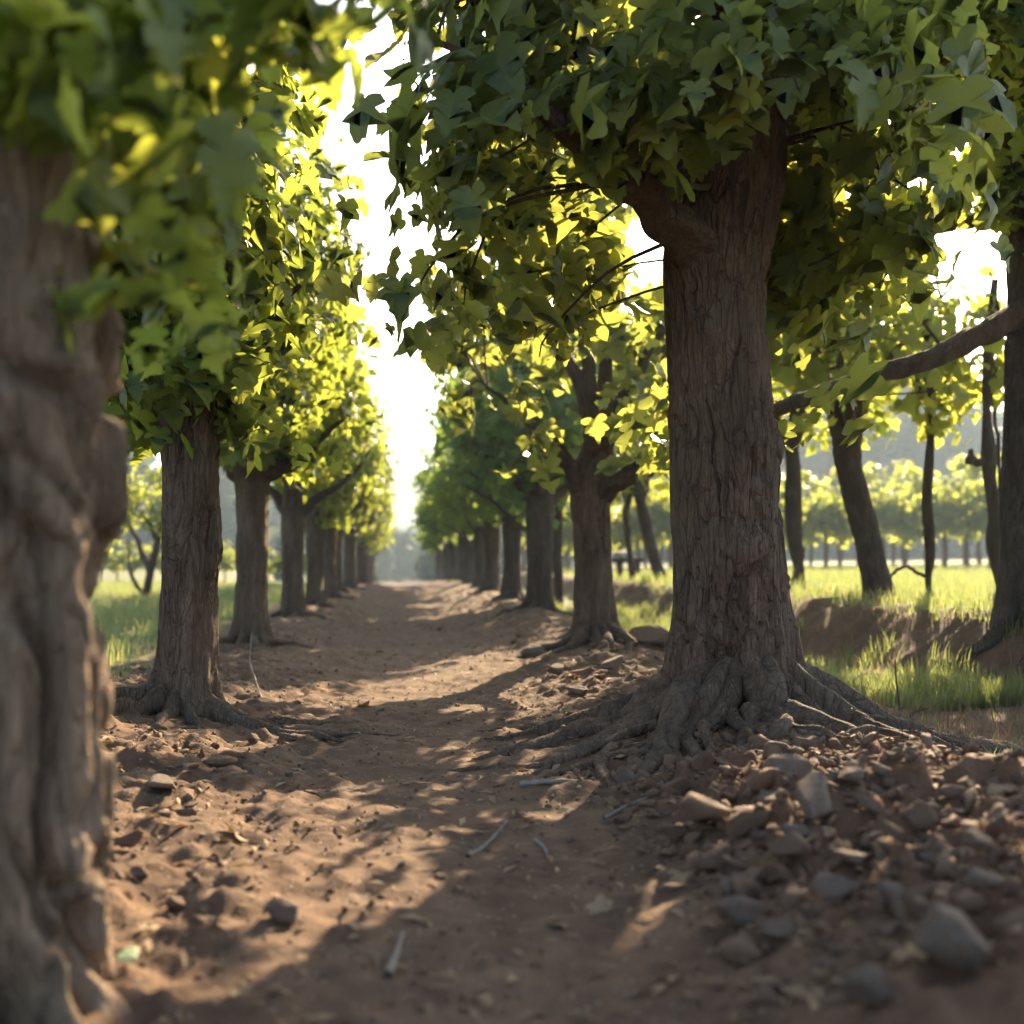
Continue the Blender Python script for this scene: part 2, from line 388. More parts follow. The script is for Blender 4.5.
def leaves_mesh(name, P, Nrm, T, size, rnd, hi):
    var, k = LV_HI if hi else LV_LO
    n = len(P)
    Nrm = Nrm / (np.linalg.norm(Nrm, axis=1)[:, None] + 1e-9)
    T = T - Nrm * (T * Nrm).sum(1)[:, None]; T /= np.linalg.norm(T, axis=1)[:, None] + 1e-9
    B = np.cross(T, Nrm)
    acc = Acc(); which = np.arange(n) % len(var); LX, LY = [], []
    for v, (LV, LF) in enumerate(var):
        s = which == v; m = s.sum()
        if not m: continue
        V = P[s][:, None, :] + size[s][:, None, None] * (LV[None, :, 0:1] * B[s][:, None, :] + LV[None, :, 1:2] * T[s][:, None, :] + LV[None, :, 2:3] * Nrm[s][:, None, :])
        F = (np.arange(m)[:, None, None] * len(LV) + LF[None]).reshape(-1, 3)
        acc.add(V.reshape(-1, 3), F, np.repeat(rnd[s], len(LV)))
        LX.append(np.tile(LV[:, 0], m)); LY.append(np.tile(LV[:, 1], m))
    me = acc.mesh(name, 'rnd')
    for nm, arr in (('lx', LX), ('ly', LY)):
        a_ = me.attributes.new(nm, 'FLOAT', 'POINT'); a_.data.foreach_set('value', np.concatenate(arr).astype(np.float32))
    return me

# ------------------------------------------------------------------ bark relief
def bark_relief(P, seed, amp=1.0, s=1.0):
    off = seed * 7.31
    Q = P + off
    wv = np.stack([fbm(Q * [7, 7, 5], seed, 3), fbm(Q * [7, 7, 5] + 9.1, seed + 1, 3), fbm(Q * [7, 7, 5] + 4.7, seed + 2, 3)], 1)
    n1 = vnoise(Q * [15 / s, 15 / s, 1.5 / s] + wv * .8, seed + 3); c1 = sstep(.06, 0, np.abs(n1 - .5)) * sstep(.3, .55, vnoise(Q * [5, 5, 4] + 7, seed + 13))
    n2 = vnoise(Q * [30 / s, 30 / s, 2.8 / s] + wv * 1.3 + 5, seed + 4); c2 = sstep(.07, 0, np.abs(n2 - .5))
    n3 = vnoise(Q * [20 / s, 20 / s, 4.5 / s] + wv * 1.8 + 8, seed + 5); c3 = sstep(.04, 0, np.abs(n3 - .45)) * sstep(.45, .7, vnoise(Q * [6, 6, 4] + 3, seed + 14))
    g = sstep(.35, .6, vnoise(Q * [4, 4, 2.5] + 2, seed + 6))
    return amp * (-.017 * c1 - .010 * c2 * g - .010 * c3 + .012 * sstep(.3, .7, vnoise(Q * [8, 8, 3.2] + wv, seed + 15)) + .010 * fbm(Q * [9, 9, 4], seed + 7, 4) + .004 * fbm(Q * [40, 40, 12], seed + 8, 3))
def trunk_mesh(name, pts, rad, nseg, rows, seed, flare=(.0, 6), lobes=.03, bark=1.0, bs=1.0, lumps=(), twist=0., muscle=0.):
    pr = spline(np.hstack([np.array(pts), np.array(rad)[:, None]]), rows)
    path, r = pr[:, :3], pr[:, 3]
    zrel = path[:, 2:3] - 0.0
    th = np.arange(nseg)[None, :] / nseg * 2 * np.pi
    h = np.clip(zrel, 0, None)
    fl = flare[0] * np.exp(-h * flare[1])
    lob = np.cos(5 * th + seed + .8 * np.sin(2 * th + seed)) * .6 + np.cos(3 * th + 2.1 * seed) * .5 + .35 * np.cos(9 * th + seed * 3)
    wgt = lobes + 1.15 * np.exp(-h * (flare[1] * 1.05)) * (flare[0] > 0) * .45
    rr = r[:, None] * (1 + wgt * lob * .33 + .05 * np.sin(2 * th + h * 2.2 + seed) ) + fl * (1 + .5 * lob)
    rr = np.maximum(rr, .4 * r[:, None])
    Pd = np.stack([(rr * np.cos(th)).ravel(), (rr * np.sin(th)).ravel(), np.repeat(path[:, 2], nseg)], 1)
    if muscle:
        ct, sn = np.cos(Pd[:, 2] * twist), np.sin(Pd[:, 2] * twist)
        Q = np.stack([Pd[:, 0] * ct - Pd[:, 1] * sn, Pd[:, 0] * sn + Pd[:, 1] * ct, Pd[:, 2]], 1)
        wv = np.stack([fbm(Q * [4, 4, 2.6] + 3, 90, 3)] * 3, 1)
        n = vnoise(Q * [11, 11, 1.6] + wv * 1.1, 91); rd = np.abs(n - .5) * 2
        n2 = vnoise(Q * [20, 20, 3.0] + wv * 1.6 + 4, 92)
        rr = rr + (muscle * (sstep(0, .38, rd) - .7) + muscle * .35 * (sstep(0, .3, np.abs(n2 - .5) * 2) - .6)).reshape(rr.shape)
    rr = rr + bark_relief(Pd, seed, bark, bs).reshape(rr.shape)
    for (a, z, amp, sz) in lumps:
        da = (th - a + np.pi) % (2 * np.pi) - np.pi
        rr = rr + amp * np.exp(-((da * r[:, None] / sz) ** 2 + ((zrel - z) / sz) ** 2))
    V, F = tube(path, rr, nseg)
    # radial frame along straight up keeps theta = 0 on +x
    return mesh_np(name, V, F)

# ------------------------------------------------------------------ gaps in the crowns through which the sun reaches the track
def in_poly(p, poly):
    c = False; j = len(poly) - 1
    for i in range(len(poly)):
        (x1, y1), (x2, y2) = poly[i], poly[j]
        if (y1 > p[1]) != (y2 > p[1]) and p[0] < (x2 - x1) * (p[1] - y1) / (y2 - y1) + x1: c = not c
        j = i
    return c
GAPS = [[(-1.35, 4.6), (-.75, 4.3), (-.34, 4.5), (-.34, 4.1), (-.66, 3.6), (-.6, 3.3), (-.24, 2.8), (-.18, 2.4), (-.4, 1.95), (-1.0, 1.8)],
        [(-1.4, 8.5), (-.7, 9.2), (.1, 6.2), (-.7, 5.1), (-1.3, 5.6)],
        [(.72, 3.0), (.95, 3.6), (2.0, 3.8), (2.1, 2.6), (1.5, 2.05), (1.12, 2.1), (.82, 2.55)]]
GP = []
for poly in GAPS:
    xs = [p[0] for p in poly]; ys = [p[1] for p in poly]
    for gx_ in np.arange(min(xs), max(xs), .11):
        for gy_ in np.arange(min(ys), max(ys), .16):
            if in_poly((gx_, gy_), poly): GP.append((gx_, gy_, gz(gx_, gy_, False) + .03))
for zq in np.arange(.12, .80, .1):
    for yq in (1.62, 1.74, 1.86): GP.append((-.44, yq, zq))
for xq in (-.32, -.14):
    for zq in (1.08, 1.24): GP.append((xq, 2.15, zq))
for xq in (-.30, -.18, -.06, .04):
    for zq in (1.42, 1.54, 1.66): GP.append((xq, 1.95, zq))
for xq in (-.7, -.48, -.26):
    for yq in (4.1, 4.6, 5.1):
        for zq in (1.45, 1.75, 2.05, 2.35): GP.append((xq, yq, zq))
GP = np.array(GP); SD = np.array(sd)
def sun_gap(P, seed):
    keep = np.ones(len(P), bool); rad = .078 + .045 * fbm(P * 3.0, seed + 77, 2)
    for g in GP:
        v = P - g; t = v @ SD
        d2 = (v * v).sum(1) - t * t
        keep &= ~((d2 < rad * rad) & (t > 0))
    return keep

# ------------------------------------------------------------------ trees
TWO = 2 * math.pi
def make_tree(name, base, trunk, limbs, crown, seed, roots=(), mat=M_BARK, leafmat=M_LEAF, rz=0, tk=None):
    """trunk: (pts, radii) relative to the base; limbs: list of (points, radii) relative; crown: dict."""
    rs = np.random.RandomState(seed); root = empty(name, base, rz)
    tk = dict(nseg=64, rows=90, seed=seed) | (tk or {})
    obj('trunk', trunk_mesh('trunk', trunk[0], trunk[1], **tk), mat, root)
    bx, by, bz = base
    for (pts, rad) in roots:
        P = spline(np.hstack([np.array(pts), np.array(rad)[:, None]]), 40)
        r = P[:, 3] * (1 + .18 * fbm(P[:, :3] * 14 + seed, seed + 11, 2))
        th = np.arange(14)[None, :] / 14 * TWO
        V, F = tube(P[:, :3], r[:, None] * (1 + .16 * np.cos(3 * th + P[:, 3:4] * 30 + 4 * np.linspace(0, 1, 40)[:, None])), 14)
        V = V + .004 * np.stack([fbm(V * 30, seed + 5, 3)] * 3, 1)
        obj('root', mesh_np('root', V, F), mat, root)
    # limbs sampled for attaching twigs
    LP, LI, acc = [], [], []
    for i, (pts, rad) in enumerate(limbs):
        big = max(rad) > .05 and crown.get('hi'); P = spline(np.hstack([np.array(pts), np.array(rad)[:, None]]), 28)
        P[4:, :3] += .025 * rs.randn(24, 3).cumsum(0) * .35 * crown.get('wig', 1)
        if big: P = spline(P, 110)
        ns = 40 if big else 16 if P[0, 3] > .03 else 8
        th = np.arange(ns)[None, :] / ns * TWO
        q = np.hstack([P[:, :3]])
        r = P[:, 3:4] * (1 + .10 * np.cos(3 * th + seed) + .12 * fbm(q * 12, seed + 3, 2)[:, None])
        if big:
            dl = np.cumsum(np.r_[0, np.linalg.norm(np.diff(P[:, :3], axis=0), axis=1)])[:, None]
            Q = np.stack([(np.cos(th) * r).ravel(), (np.sin(th) * r).ravel(), (dl + 0 * th).ravel()], 1)
            r = r * (1 + .10 * np.cos(4 * th + dl * 5 + seed)) + bark_relief(Q, seed + i, .55, .6).reshape(len(P), ns) * np.clip(r / .06, .15, 1)
        a = Acc(); a.add(*tube(P[:, :3], r, ns)); acc.append(a)
        LP.append(P[6 if not big else 24::1 if not big else 4, :3] if len(P) > 8 else P[:, :3]); LI += [i] * len(LP[-1])
    LP = np.vstack(LP); LI = np.array(LI)
    # crown tips
    c = np.array(crown['c']); rad = np.array(crown['r']); n = crown['n']; lo = crown.get('lo', -9); dens = crown.get('gap', .42)
    tips = []
    while len(tips) < n:
        d = rs.randn(3); d /= np.linalg.norm(d); p = c + rad * d * rs.uniform(.03, 1) ** .42
        hr = np.linalg.norm((p - c)[:2] / rad[:2])
        if p[2] < crown.get('tl', lo) + crown.get('bowl', 0) * (1 - hr): continue
        if any(np.linalg.norm((p - np.array(kc)) / np.array(kr)) < 1.05 for kc, kr in crown.get('hole', [])): continue
        if vnoise((p * 1.9 + seed)[None] * 1.0, seed)[0] < dens: continue
        tips.append(p)
    ex = crown.get('extra', [])
    tips = np.vstack([np.array(tips)] + ([np.array(ex)] if len(ex) else []))
    if name == 'tree' and by < 9.5: tips = tips[sun_gap(tips + np.array(base), seed)]
    lp, ln, lt = [], [], []
    per = crown['per']; ls = crown['leaf']
    for p in tips:
        dd = np.linalg.norm(LP - p, axis=1) + .6 * np.clip(LP[:, 2] - p[2], 0, None)
        j = int(np.argmin(dd)); q = LP[j]
        L = np.linalg.norm(p - q) + 1e-6
        mid = (p + q) / 2 + rs.randn(3) * .12 * L + np.array([0, 0, .12 * L])
        end = p + (p - mid) * .15 + np.array([0, 0, -.06])
        P = spline([q, mid, p, end], 10)
        r0 = min(.016, .005 + .006 * L) * crown.get('tw', 1)
        if L < .8 and q[2] - p[2] < .35: acc[LI[j]].add(*tube(P, np.linspace(r0, .0025, 10), 5))
        m = max(3, int(per * rs.uniform(.7, 1.3)))
        sg = crown.get('spread', .17)
        t = rs.uniform(.35, 1, m); bp = spline([q, mid, p, end], 30)[(t * 29).astype(int)]
        off = rs.randn(m, 3) * sg * np.array([1, 1, .8]); pp = bp + off
        outw = (pp - c) / rad; outw /= np.linalg.norm(outw, axis=1)[:, None] + 1e-6
        lp.append(pp); 
        ln.append(.55 * np.array([0, 0, 1]) + .75 * outw + .55 * rs.randn(m, 3))
        lt.append(np.array([0, 0, -.75]) + .55 * outw + .5 * rs.randn(m, 3))
    lp = np.vstack(lp); ln = np.vstack(ln); lt = np.vstack(lt)
    keep = lp[:, 2] > lo - .22
    for (kc, kr) in crown.get('hole', []):
        keep &= np.linalg.norm((lp - np.array(kc)) / np.array(kr), axis=1) > 1
    if name == 'tree' and by < 9.5: keep &= sun_gap(lp + np.array(base), seed)
    lp, ln, lt = lp[keep], ln[keep], lt[keep]
    for i, a in enumerate(acc):
        obj('branch', a.mesh('branch'), M_LIMB if crown.get('limbmat') is None else crown['limbmat'], root)
    sz = ls * np.clip(1 + .28 * rs.randn(len(lp)), .45, 1.6)
    clr = np.clip(.5 + .22 * rs.randn(len(lp)) + .35 * fbm(lp * 1.3, seed + 40, 2), 0, 1)
    obj('crown', leaves_mesh('crown', lp, ln, lt, sz, clr, crown.get('hi', False)), leafmat, root)
    return root
def rel(pxs, Y, base): # photo points at depth Y -> coordinates relative to base
    out = []
    for p in pxs:
        v = at(p[0], p[1], p[2] if len(p) > 2 else Y) - Vector(base); out.append(tuple(v))
    return out
def lim(p0, az, el, L, r0, seed=0, bend=.25, r1=.012):
    """limb from p0 rising at azimuth az; curves upward."""
    d = np.array([math.cos(az) * math.cos(el), math.sin(az) * math.cos(el), math.sin(el)]); p0 = np.array(p0, float)
    rs = np.random.RandomState(seed); pts = [p0 - d * r0 * .6, p0 + d * L * .12]
    for t in (.35, .65, 1): pts.append(p0 + d * L * t + np.array([0, 0, bend * L * t * t]) + rs.randn(3) * .05 * L)
    rr = np.interp([0, .1, .35, .65, 1], [0, 1], [r0, r1]) ; rr[0] *= 1.15
    return (pts, list(rr))
def root_path(base, a, L, r0, seed, start=.12, drop=.7, z0=.10, und=.35):
    rs = np.random.RandomState(seed); pts, rad = [], []
    ang = a
    x, y = base[0] + math.cos(a) * start, base[1] + math.sin(a) * start
    for i, t in enumerate(np.linspace(0, 1, 7)):
        if i: 
            ang += rs.uniform(-.38, .38); x += math.cos(ang) * L / 6; y += math.sin(ang) * L / 6
        r = r0 * (1 - t) ** .8 + .006
        z = gz(x, y) + max(z0 * (1 - t * 3.2), 0) + r * (.62 - .85 * t ** 2) + und * r * rs.uniform(-1, .8) * (t > .2)
        pts.append((x - base[0], y - base[1], z - base[2])); rad.append(r)
    return pts, rad

# --- big rooted tree beside the track -------------------------------------
def tree_big():
    Y = 4.26; x0 = at(732, 0, Y).x; base = (x0, Y, gz(x0, Y, False)); k = Y / F_PX
    pxs = [(733, 760), (733, 735), (732, 690), (732, 640), (728, 570), (723, 480), (719, 400), (715, 330), (714, 270), (722, 210), (732, 150), (738, 80), (745, -10), (752, -110)]
    rad = [62, 58, 53, 51, 49, 48, 47, 46, 50, 54, 50, 40, 30, 18]
    trunk = (rel(pxs, Y, base), [r * k for r in rad])
    A = rel([(708, 262, Y), (690, 245, Y - .12), (655, 222, Y - .25), (622, 193, Y - .35), (570, 140, Y - .5), (500, 95, Y - .6), (440, 60, Y - .5)], Y, base)
    B = rel([(712, 235), (690, 190), (660, 150), (630, 128), (560, 60), (500, -20)], Y, base)
    C = rel([(740, 190), (768, 140, Y + .05), (800, 60, Y), (860, -30, Y - .2), (930, -90, Y - .4)], Y, base)
    D = rel([(735, 120), (740, 40, Y - .4), (700, -40, Y - .9), (660, -90, Y - 1.3)], Y, base)
    E = rel([(735, 120), (745, 40, Y + .5), (720, -60, Y + 1.0), (700, -120, Y + 1.4)], Y, base)
    G = rel([(714, 150), (676, 105, Y + .3), (600, 60, Y + .7), (520, 40, Y + .9), (450, 70, Y + 1.0)], Y, base)
    limbs = [(A, [.115, .088, .064, .052, .034, .02, .008]), (B, [.14, .10, .075, .05, .03, .012]), (C, [.09, .075, .05, .03, .012]),
             (D, [.09, .055, .03, .012]), (E, [.09, .055, .03, .012]), (G, [.07, .05, .032, .02, .01])]
    limbs.append((rel([(728, 300, Y + .05), (738, 285, Y + .3), (745, 300, Y + .8), (735, 330, Y + 1.4), (720, 350, Y + 2.0)], Y, base), [.06, .045, .03, .02, .008]))  # limb added to carry the leaf sprays that shade the track
    roots = []
    rs = np.random.RandomState(5)
    angs = [(-2.85, 1.0, .075), (-2.62, .95, .062), (-2.45, 1.05, .07), (-2.25, .85, .06), (-2.05, .9, .062), (-1.85, .7, .055), (-1.62, .75, .072), (-1.4, .6, .05),
            (-1.2, .8, .066), (-.95, .7, .05), (-.7, 1.0, .065), (-.42, .9, .055), (-.18, 1.35, .06), (.05, 1.5, .05), (.3, 1.0, .05), (2.9, .9, .06), (3.2, .9, .05), (2.5, .6, .05),
            (-2.75, 1.25, .035), (-2.35, 1.2, .035), (-2.15, 1.1, .03), (-1.5, .95, .03), (-1.05, .95, .032), (-.55, 1.2, .03)]
    for i, (a, L, r) in enumerate(angs): roots.append(root_path(base, a, L * .9, r * .9, 100 + i, .17, z0=.13))
    for i in range(22): roots.append(root_path(base, rs.uniform(-3.3, .5), rs.uniform(.35, .85), rs.uniform(.012, .026), 900 + i, rs.uniform(.22, .5), z0=.03, und=.7))
    crown = dict(c=(-.22, .0, 2.3), r=(1.12, 1.1, 1.25), n=125, per=27, leaf=.115, lo=1.30, bowl=.25, gap=.42, hi=True, spread=.14,
                 hole=[((-.27, -.75, 1.44), (.48, 1.05, .56)), ((.1, -.4, 1.6), (.35, .6, .75)), (rel([(992, 140, 4.2)], 0, base)[0], (.28, .9, .38)), (rel([(835, 388, 4.9)], 0, base)[0], (.36, 1.0, .17))], limbmat=M_LIMB, extra=[tuple(np.array(p) + SD * ((xx - p[0]) / SD[0]) - np.array(base)) for p in [(.05, 3.8, 0), (.3, 3.5, 0), (.5, 3.1, 0), (.15, 3.1, 0), (.5, 2.6, 0), (.25, 2.5, 0), (.4, 2.1, 0), (.1, 1.9, 0), (.6, 2.2, 0)] for xx in (1.45,)] + rel([(600, 120, 3.7), (570, 100, 3.65), (620, 80, 3.6), (500, 120, 3.7), (520, 60, 3.6), (680, 90, 3.7), (720, 70, 3.7), (760, 85, 3.8), (650, 60, 3.6), (480, 170, 3.8), (450, 110, 3.7), (790, 60, 3.8), (840, 90, 4.0)], Y, base))  # first extra sprays are added along sun rays to shade the track's middle
    t = make_tree('tree', base, trunk, limbs, crown, 7, roots, M_BARK, M_LEAFD,
                  tk=dict(nseg=260, rows=380, flare=(.075, 5.5), lobes=.10, bark=1.0, lumps=[(.05, 1.02, .045, .06), (-2.0, 1.45, .02, .07), (-1.3, .62, .018, .09)]))
    tag(t, 'thick brown tree with cracked bark and a wide spread of exposed roots', 'tree', 'trees lining the earth track')
tree_big()

# --- near blurred tree ---------------------------------------------------
def tree_near():
    Y = 1.74; k = Y / F_PX; x0 = at(2, 0, Y).x; base = (x0, Y, gz(x0, Y, False))
    pxs = [(-10, 1080), (-10, 1000), (-8, 930), (-4, 850), (4, 760), (8, 680), (4, 600), (0, 540), (4, 480), (2, 400), (0, 320), (0, 240), (2, 140), (4, 0), (0, -200), (-5, -400)]
    rad = [112, 100, 96, 95, 92, 93, 98, 108, 106, 104, 98, 96, 98, 92, 70, 40]
    trunk = (rel(pxs, Y, base), [r * k for r in rad])
    top = trunk[0][-3]
    limbs = [lim((0, 0, 1.55), .5, .6, .9, .05, 1), lim((0, .05, 1.5), 1.3, .5, 1.0, .045, 2), lim((0, -.02, 1.75), -.6, .8, .6, .035, 3), lim((0, 0, 1.55), 2.6, .6, .9, .05, 4),
             lim((0, 0, 1.7), .7, .8, 1.0, .05, 5), lim((0, 0, 1.9), -2.2, .7, .9, .05, 6)]
    # low sprays hanging before the trunk and over the track
    ex = rel([(82, 232, 1.60), (112, 262, 1.66), (60, 262, 1.58), (95, 20, 1.5), (50, 10, 1.5), (150, 60, 1.85), (150, 120, 1.9), (180, 150, 2.1), (210, 200, 2.25), (170, 215, 2.15), (195, 260, 2.35), (160, 280, 2.3),
              (225, 130, 2.2), (190, 70, 2.0), (240, 50, 2.1), (200, 10, 1.9), (300, -30, 1.8), (345, -15, 1.9), (270, 0, 1.8), (400, -40, 2.0), (315, 20, 2.0), (150, 190, 2.05), (130, 60, 1.7), (235, 90, 2.0), (20, 20, 1.45), (75, 40, 1.48), (105, 80, 1.6)], Y, base)
    crown = dict(c=(-.15, .25, 2.25), r=(.42, .6, .6), n=36, per=13, leaf=.085, lo=1.12, bowl=.1, gap=.35, hi=True, spread=.07, extra=ex, tl=1.7,
                 hole=[((.04, -.28, 1.20), (.22, .26, .13))])
    t = make_tree('tree', base, trunk, limbs, crown, 21, [], M_BARKL, M_LEAF,
                  tk=dict(nseg=200, rows=300, flare=(.02, 6), lobes=.05, bark=.6, bs=.8, muscle=.055, twist=1.2, lumps=[(-.35, .95, .018, .06), (.1, 1.08, .015, .04)]))
    tag(t, 'thick pale trunk with deep twisted folds, nearest the camera and out of focus', 'tree', 'trees lining the earth track')
tree_near()

# --- row across the track -------------------------------------------------
def tree_l1():
    Y = 4.77; k = Y / F_PX; x0 = at(184, 0, Y).x; base = (x0, Y, gz(x0, Y, False))
    pxs = [(183, 730), (184, 705), (185, 680), (187, 640), (189, 590), (192, 540), (191, 490), (189, 430), (188, 390), (190, 330), (186, 270), (190, 180)]
    rad = [36, 33, 29, 27, 26, 28, 27, 26, 26, 24, 18, 10]
    trunk = (rel(pxs, Y, base), [r * k for r in rad]); h = 1.25
    limbs = [lim((.02, .05, h + .1), .3, .7, .65, .05, 11), lim((0, .05, h + .1), 1.7, .6, 1.0, .06, 12), lim((0, -.02, h + .25), -1.0, .7, .8, .035, 13), lim((-.02, 0, h + .1), 3.0, .6, 1.1, .06, 14),
             lim((0, 0, h + .4), .9, 1.0, 1.5, .06, 15), lim((0, 0, h + .5), -2.3, 1.0, 1.5, .05, 16)]
    roots = [root_path(base, a, L, r, 300 + i, .08, z0=.07) for i, (a, L, r) in enumerate([(-.35, .75, .04), (-.6, .6, .03), (-.1, .7, .028), (-1.2, .4, .03), (-1.8, .45, .035), (-2.3, .6, .04), (-2.7, .75, .045), (3.0, .7, .04), (-2.5, .8, .025), (-.8, .7, .02), (-.45, .9, .018)])]
    crown = dict(c=(-.1, .1, 2.35), r=(.62, .95, 1.15), n=95, per=28, leaf=.115, lo=1.33, bowl=.1, gap=.36, hi=True, spread=.12, extra=rel([(140, 410, 5.2), (150, 440, 5.4), (128, 380, 5.2), (140, 340, 5.0), (150, 375, 4.9), (115, 420, 5.5), (125, 330, 5.2), (215, 360, 4.6), (235, 380, 4.6), (225, 330, 4.5), (165, 365, 4.5)], Y, base))
    t = make_tree('tree', base, trunk, limbs, crown, 31, roots, M_BARK, M_LEAF, tk=dict(nseg=130, rows=220, flare=(.03, 7), lobes=.06, bark=.8, bs=.7, lumps=[(-.6, .65, .022, .05)]))
    tag(t, 'straight rough-barked tree with shallow roots, just past the blurred twisted trunk', 'tree', 'trees lining the earth track')
tree_l1()
def row_tree(px, py, Y, rpx, hz, seed, crown, label, forks, leafmat=M_LEAF, mat=M_BARK, roots=4, lean=(0, 0), res=(72, 110), cut=None):
    k = Y / F_PX; x0 = at(px, 0, Y).x; base = (x0, Y, gz(x0, Y, False)); r = rpx * k
    pts = [(0, 0, -.15), (0, 0, .0), (.1 * lean[0], .1 * lean[1], hz * .25), (.45 * lean[0], .45 * lean[1], hz * .6), (lean[0], lean[1], hz), (lean[0] * 1.1, lean[1] * 1.1, hz + .45), (lean[0] * 1.2, lean[1], hz + 1.0)]
    rad = [r * 1.2, r * 1.1, r * 1.0, r * .97, r * 1.02, r * .62, r * .25]
    rt = [root_path(base, -math.pi * (i + .5) / roots, .4 + .1 * (i % 2), r * .28, seed * 13 + i, r * .6, z0=.05) for i in range(roots)]
    limbs = [lim((lean[0], lean[1], hz + dz), az, el, L, r0, seed + i) for i, (az, el, L, r0, dz) in enumerate(forks)]
    t = make_tree('tree', base, (pts, rad), limbs, crown, seed, rt, mat, leafmat, tk=dict(nseg=res[0], rows=res[1], flare=(.03, 8), lobes=.05, bark=.8, bs=.8))
    tag(t, label, 'tree', 'trees lining the earth track'); return t
FK = [(.3, .6, 1.0, .07, 0), (1.6, .6, 1.1, .06, .05), (2.9, .6, 1.0, .07, 0), (-1.5, .6, 1.0, .06, .05), (.9, 1.1, 1.7, .06, .2), (-2.4, 1.1, 1.7, .06, .2)]
CR = lambda **k: dict(dict(c=(0, 0, 2.5), r=(.78, 1.1, 1.35), n=115, per=32, leaf=.10, lo=1.25, bowl=.2, gap=.38, spread=.13), **k)
row_tree(252, 648, 8.4, 16, 1.3, 41, CR(c=(.05, .1, 2.6), r=(.8, 1.15, 1.4), hi=True), 'straight tree with a pale lit edge, second of the row behind the twisted trunk', [(.1, .45, .8, .08, -.05), (2.9, .45, .8, .08, -.05)] + FK[1:2] + FK[3:])
L3 = row_tree(293, 620, 12.3, 11, 1.15, 42, CR(r=(.82, 1.15, 1.4), c=(0, 0, 2.55), lo=1.1, leaf=.105), 'tree with dark plain trunk, third of the row behind the twisted trunk', FK)
L4 = row_tree(315, 607, 15.2, 8.5, 1.1, 43, CR(r=(.82, 1.15, 1.4), lo=1.0, leaf=.11), 'slim tree with bright yellow-green crown, fourth of the row behind the twisted trunk', FK)
# --- row on the near side -------------------------------------------------
def tree_r2():
    Y = 7.9; k = Y / F_PX; x0 = at(594, 0, Y).x; base = (x0, Y, gz(x0, Y, False))
    pxs = [(594, 680), (594, 655), (593, 625), (593, 590), (591, 540), (590, 500), (590, 478), (598, 440), (604, 400), (606, 330), (600, 250), (590, 150)]
    rad = [25, 23, 19.5, 17.5, 17.2, 18.5, 19, 11, 7.5, 5.5, 4, 2]
    trunk = (rel(pxs, Y, base), [r * k for r in rad])
    limbs = [(rel([(594, 500), (612, 485, Y - .1), (635, 470, Y - .15), (650, 456, Y - .2), (668, 430, Y - .2), (690, 390, Y - .2)], Y, base), [.085, .066, .05, .04, .025, .01]),
             (rel([(588, 495), (572, 470, Y - .1), (552, 440, Y - .2), (530, 415, Y - .3), (490, 380, Y - .4)], Y, base), [.08, .06, .04, .025, .01]),
             (rel([(592, 470), (612, 430, Y + .1), (632, 385, Y + .1), (652, 340, Y + .1), (690, 280, Y)], Y, base), [.085, .058, .042, .025, .01]),
             (rel([(594, 460), (598, 400, Y - .2), (592, 330, Y - .3), (570, 250, Y - .4)], Y, base), [.09, .06, .035, .012]),
             (rel([(598, 430), (570, 370, Y + .4), (530, 300, Y + .7), (480, 250, Y + 1)], Y, base), [.08, .05, .03, .01]),
             (rel([(600, 430), (640, 380, Y + .5), (690, 320, Y + .9), (740, 280, Y + 1.2)], Y, base), [.08, .05, .03, .01])]
    roots = [root_path(base, -2.9 + i * .4, .55 + .1 * (i % 3), .045, 500 + i, .12, z0=.08) for i in range(7)]
    crown = CR(c=(-.1, 0, 2.65), r=(1.05, 1.05, 1.5), n=115, per=26, leaf=.12, lo=1.22, bowl=.75, hi=True, gap=.38,
               extra=rel([(660, 330, 8.8), (640, 300, 8.7), (615, 310, 8.6), (655, 360, 8.8), (625, 345, 8.9), (670, 300, 8.7), (580, 330, 8.8), (560, 360, 8.8), (545, 400, 7.4), (530, 430, 7.3), (650, 420, 7.5), (575, 350, 7.5), (610, 320, 7.6), (635, 350, 7.7), (560, 340, 7.3), (500, 400, 7.5), (655, 390, 8.2)], Y, base))
    t = make_tree('tree', base, trunk, limbs, crown, 51, roots, M_BARK, M_LEAFD, tk=dict(nseg=110, rows=180, flare=(.03, 7), lobes=.05, bark=.9, bs=.8))
    tag(t, 'dark tree forking low into several crooked limbs, next behind the big rooted one', 'tree', 'trees lining the earth track')
tree_r2()
R3 = row_tree(540, 612, 12.1, 13, 1.15, 61, CR(c=(-.05, 0, 2.5), r=(.95, 1.15, 1.35), lo=1.0, bowl=.4, leaf=.105), 'dark-trunked tree with thin crooked side limb, second behind the big rooted one',
              [(2.9, .5, .9, .035, -.35)] + FK, M_LEAFSH, M_BARK2)
R4 = row_tree(512, 598, 15.4, 9, 1.1, 62, CR(c=(-.05, 0, 2.5), r=(.95, 1.15, 1.4), lo=.9, bowl=.4, leaf=.11), 'plain straight tree with dense deep green crown, third behind the big rooted one', FK, M_LEAFSH, M_BARK2)
ordn = ['fourth', 'fifth', 'sixth', 'seventh', 'eighth', 'ninth', 'tenth', 'eleventh', 'twelfth', 'thirteenth', 'fourteenth']
rnd = random.Random(4)
for i, Y in enumerate([18.6, 21.6, 24.8, 28.2, 31.8, 35.5, 39.5, 44]):
    x = 1.6 + rnd.uniform(-.08, .08)
    dup((R4, R3)[i % 2], (x, Y, gz(x, Y, False)), rnd.choice([0, .4, -.4, .8, math.pi + .2]), rnd.uniform(.92, 1.08), 'tree with dense green crown, %s behind the big rooted one' % ordn[i], 'tree')
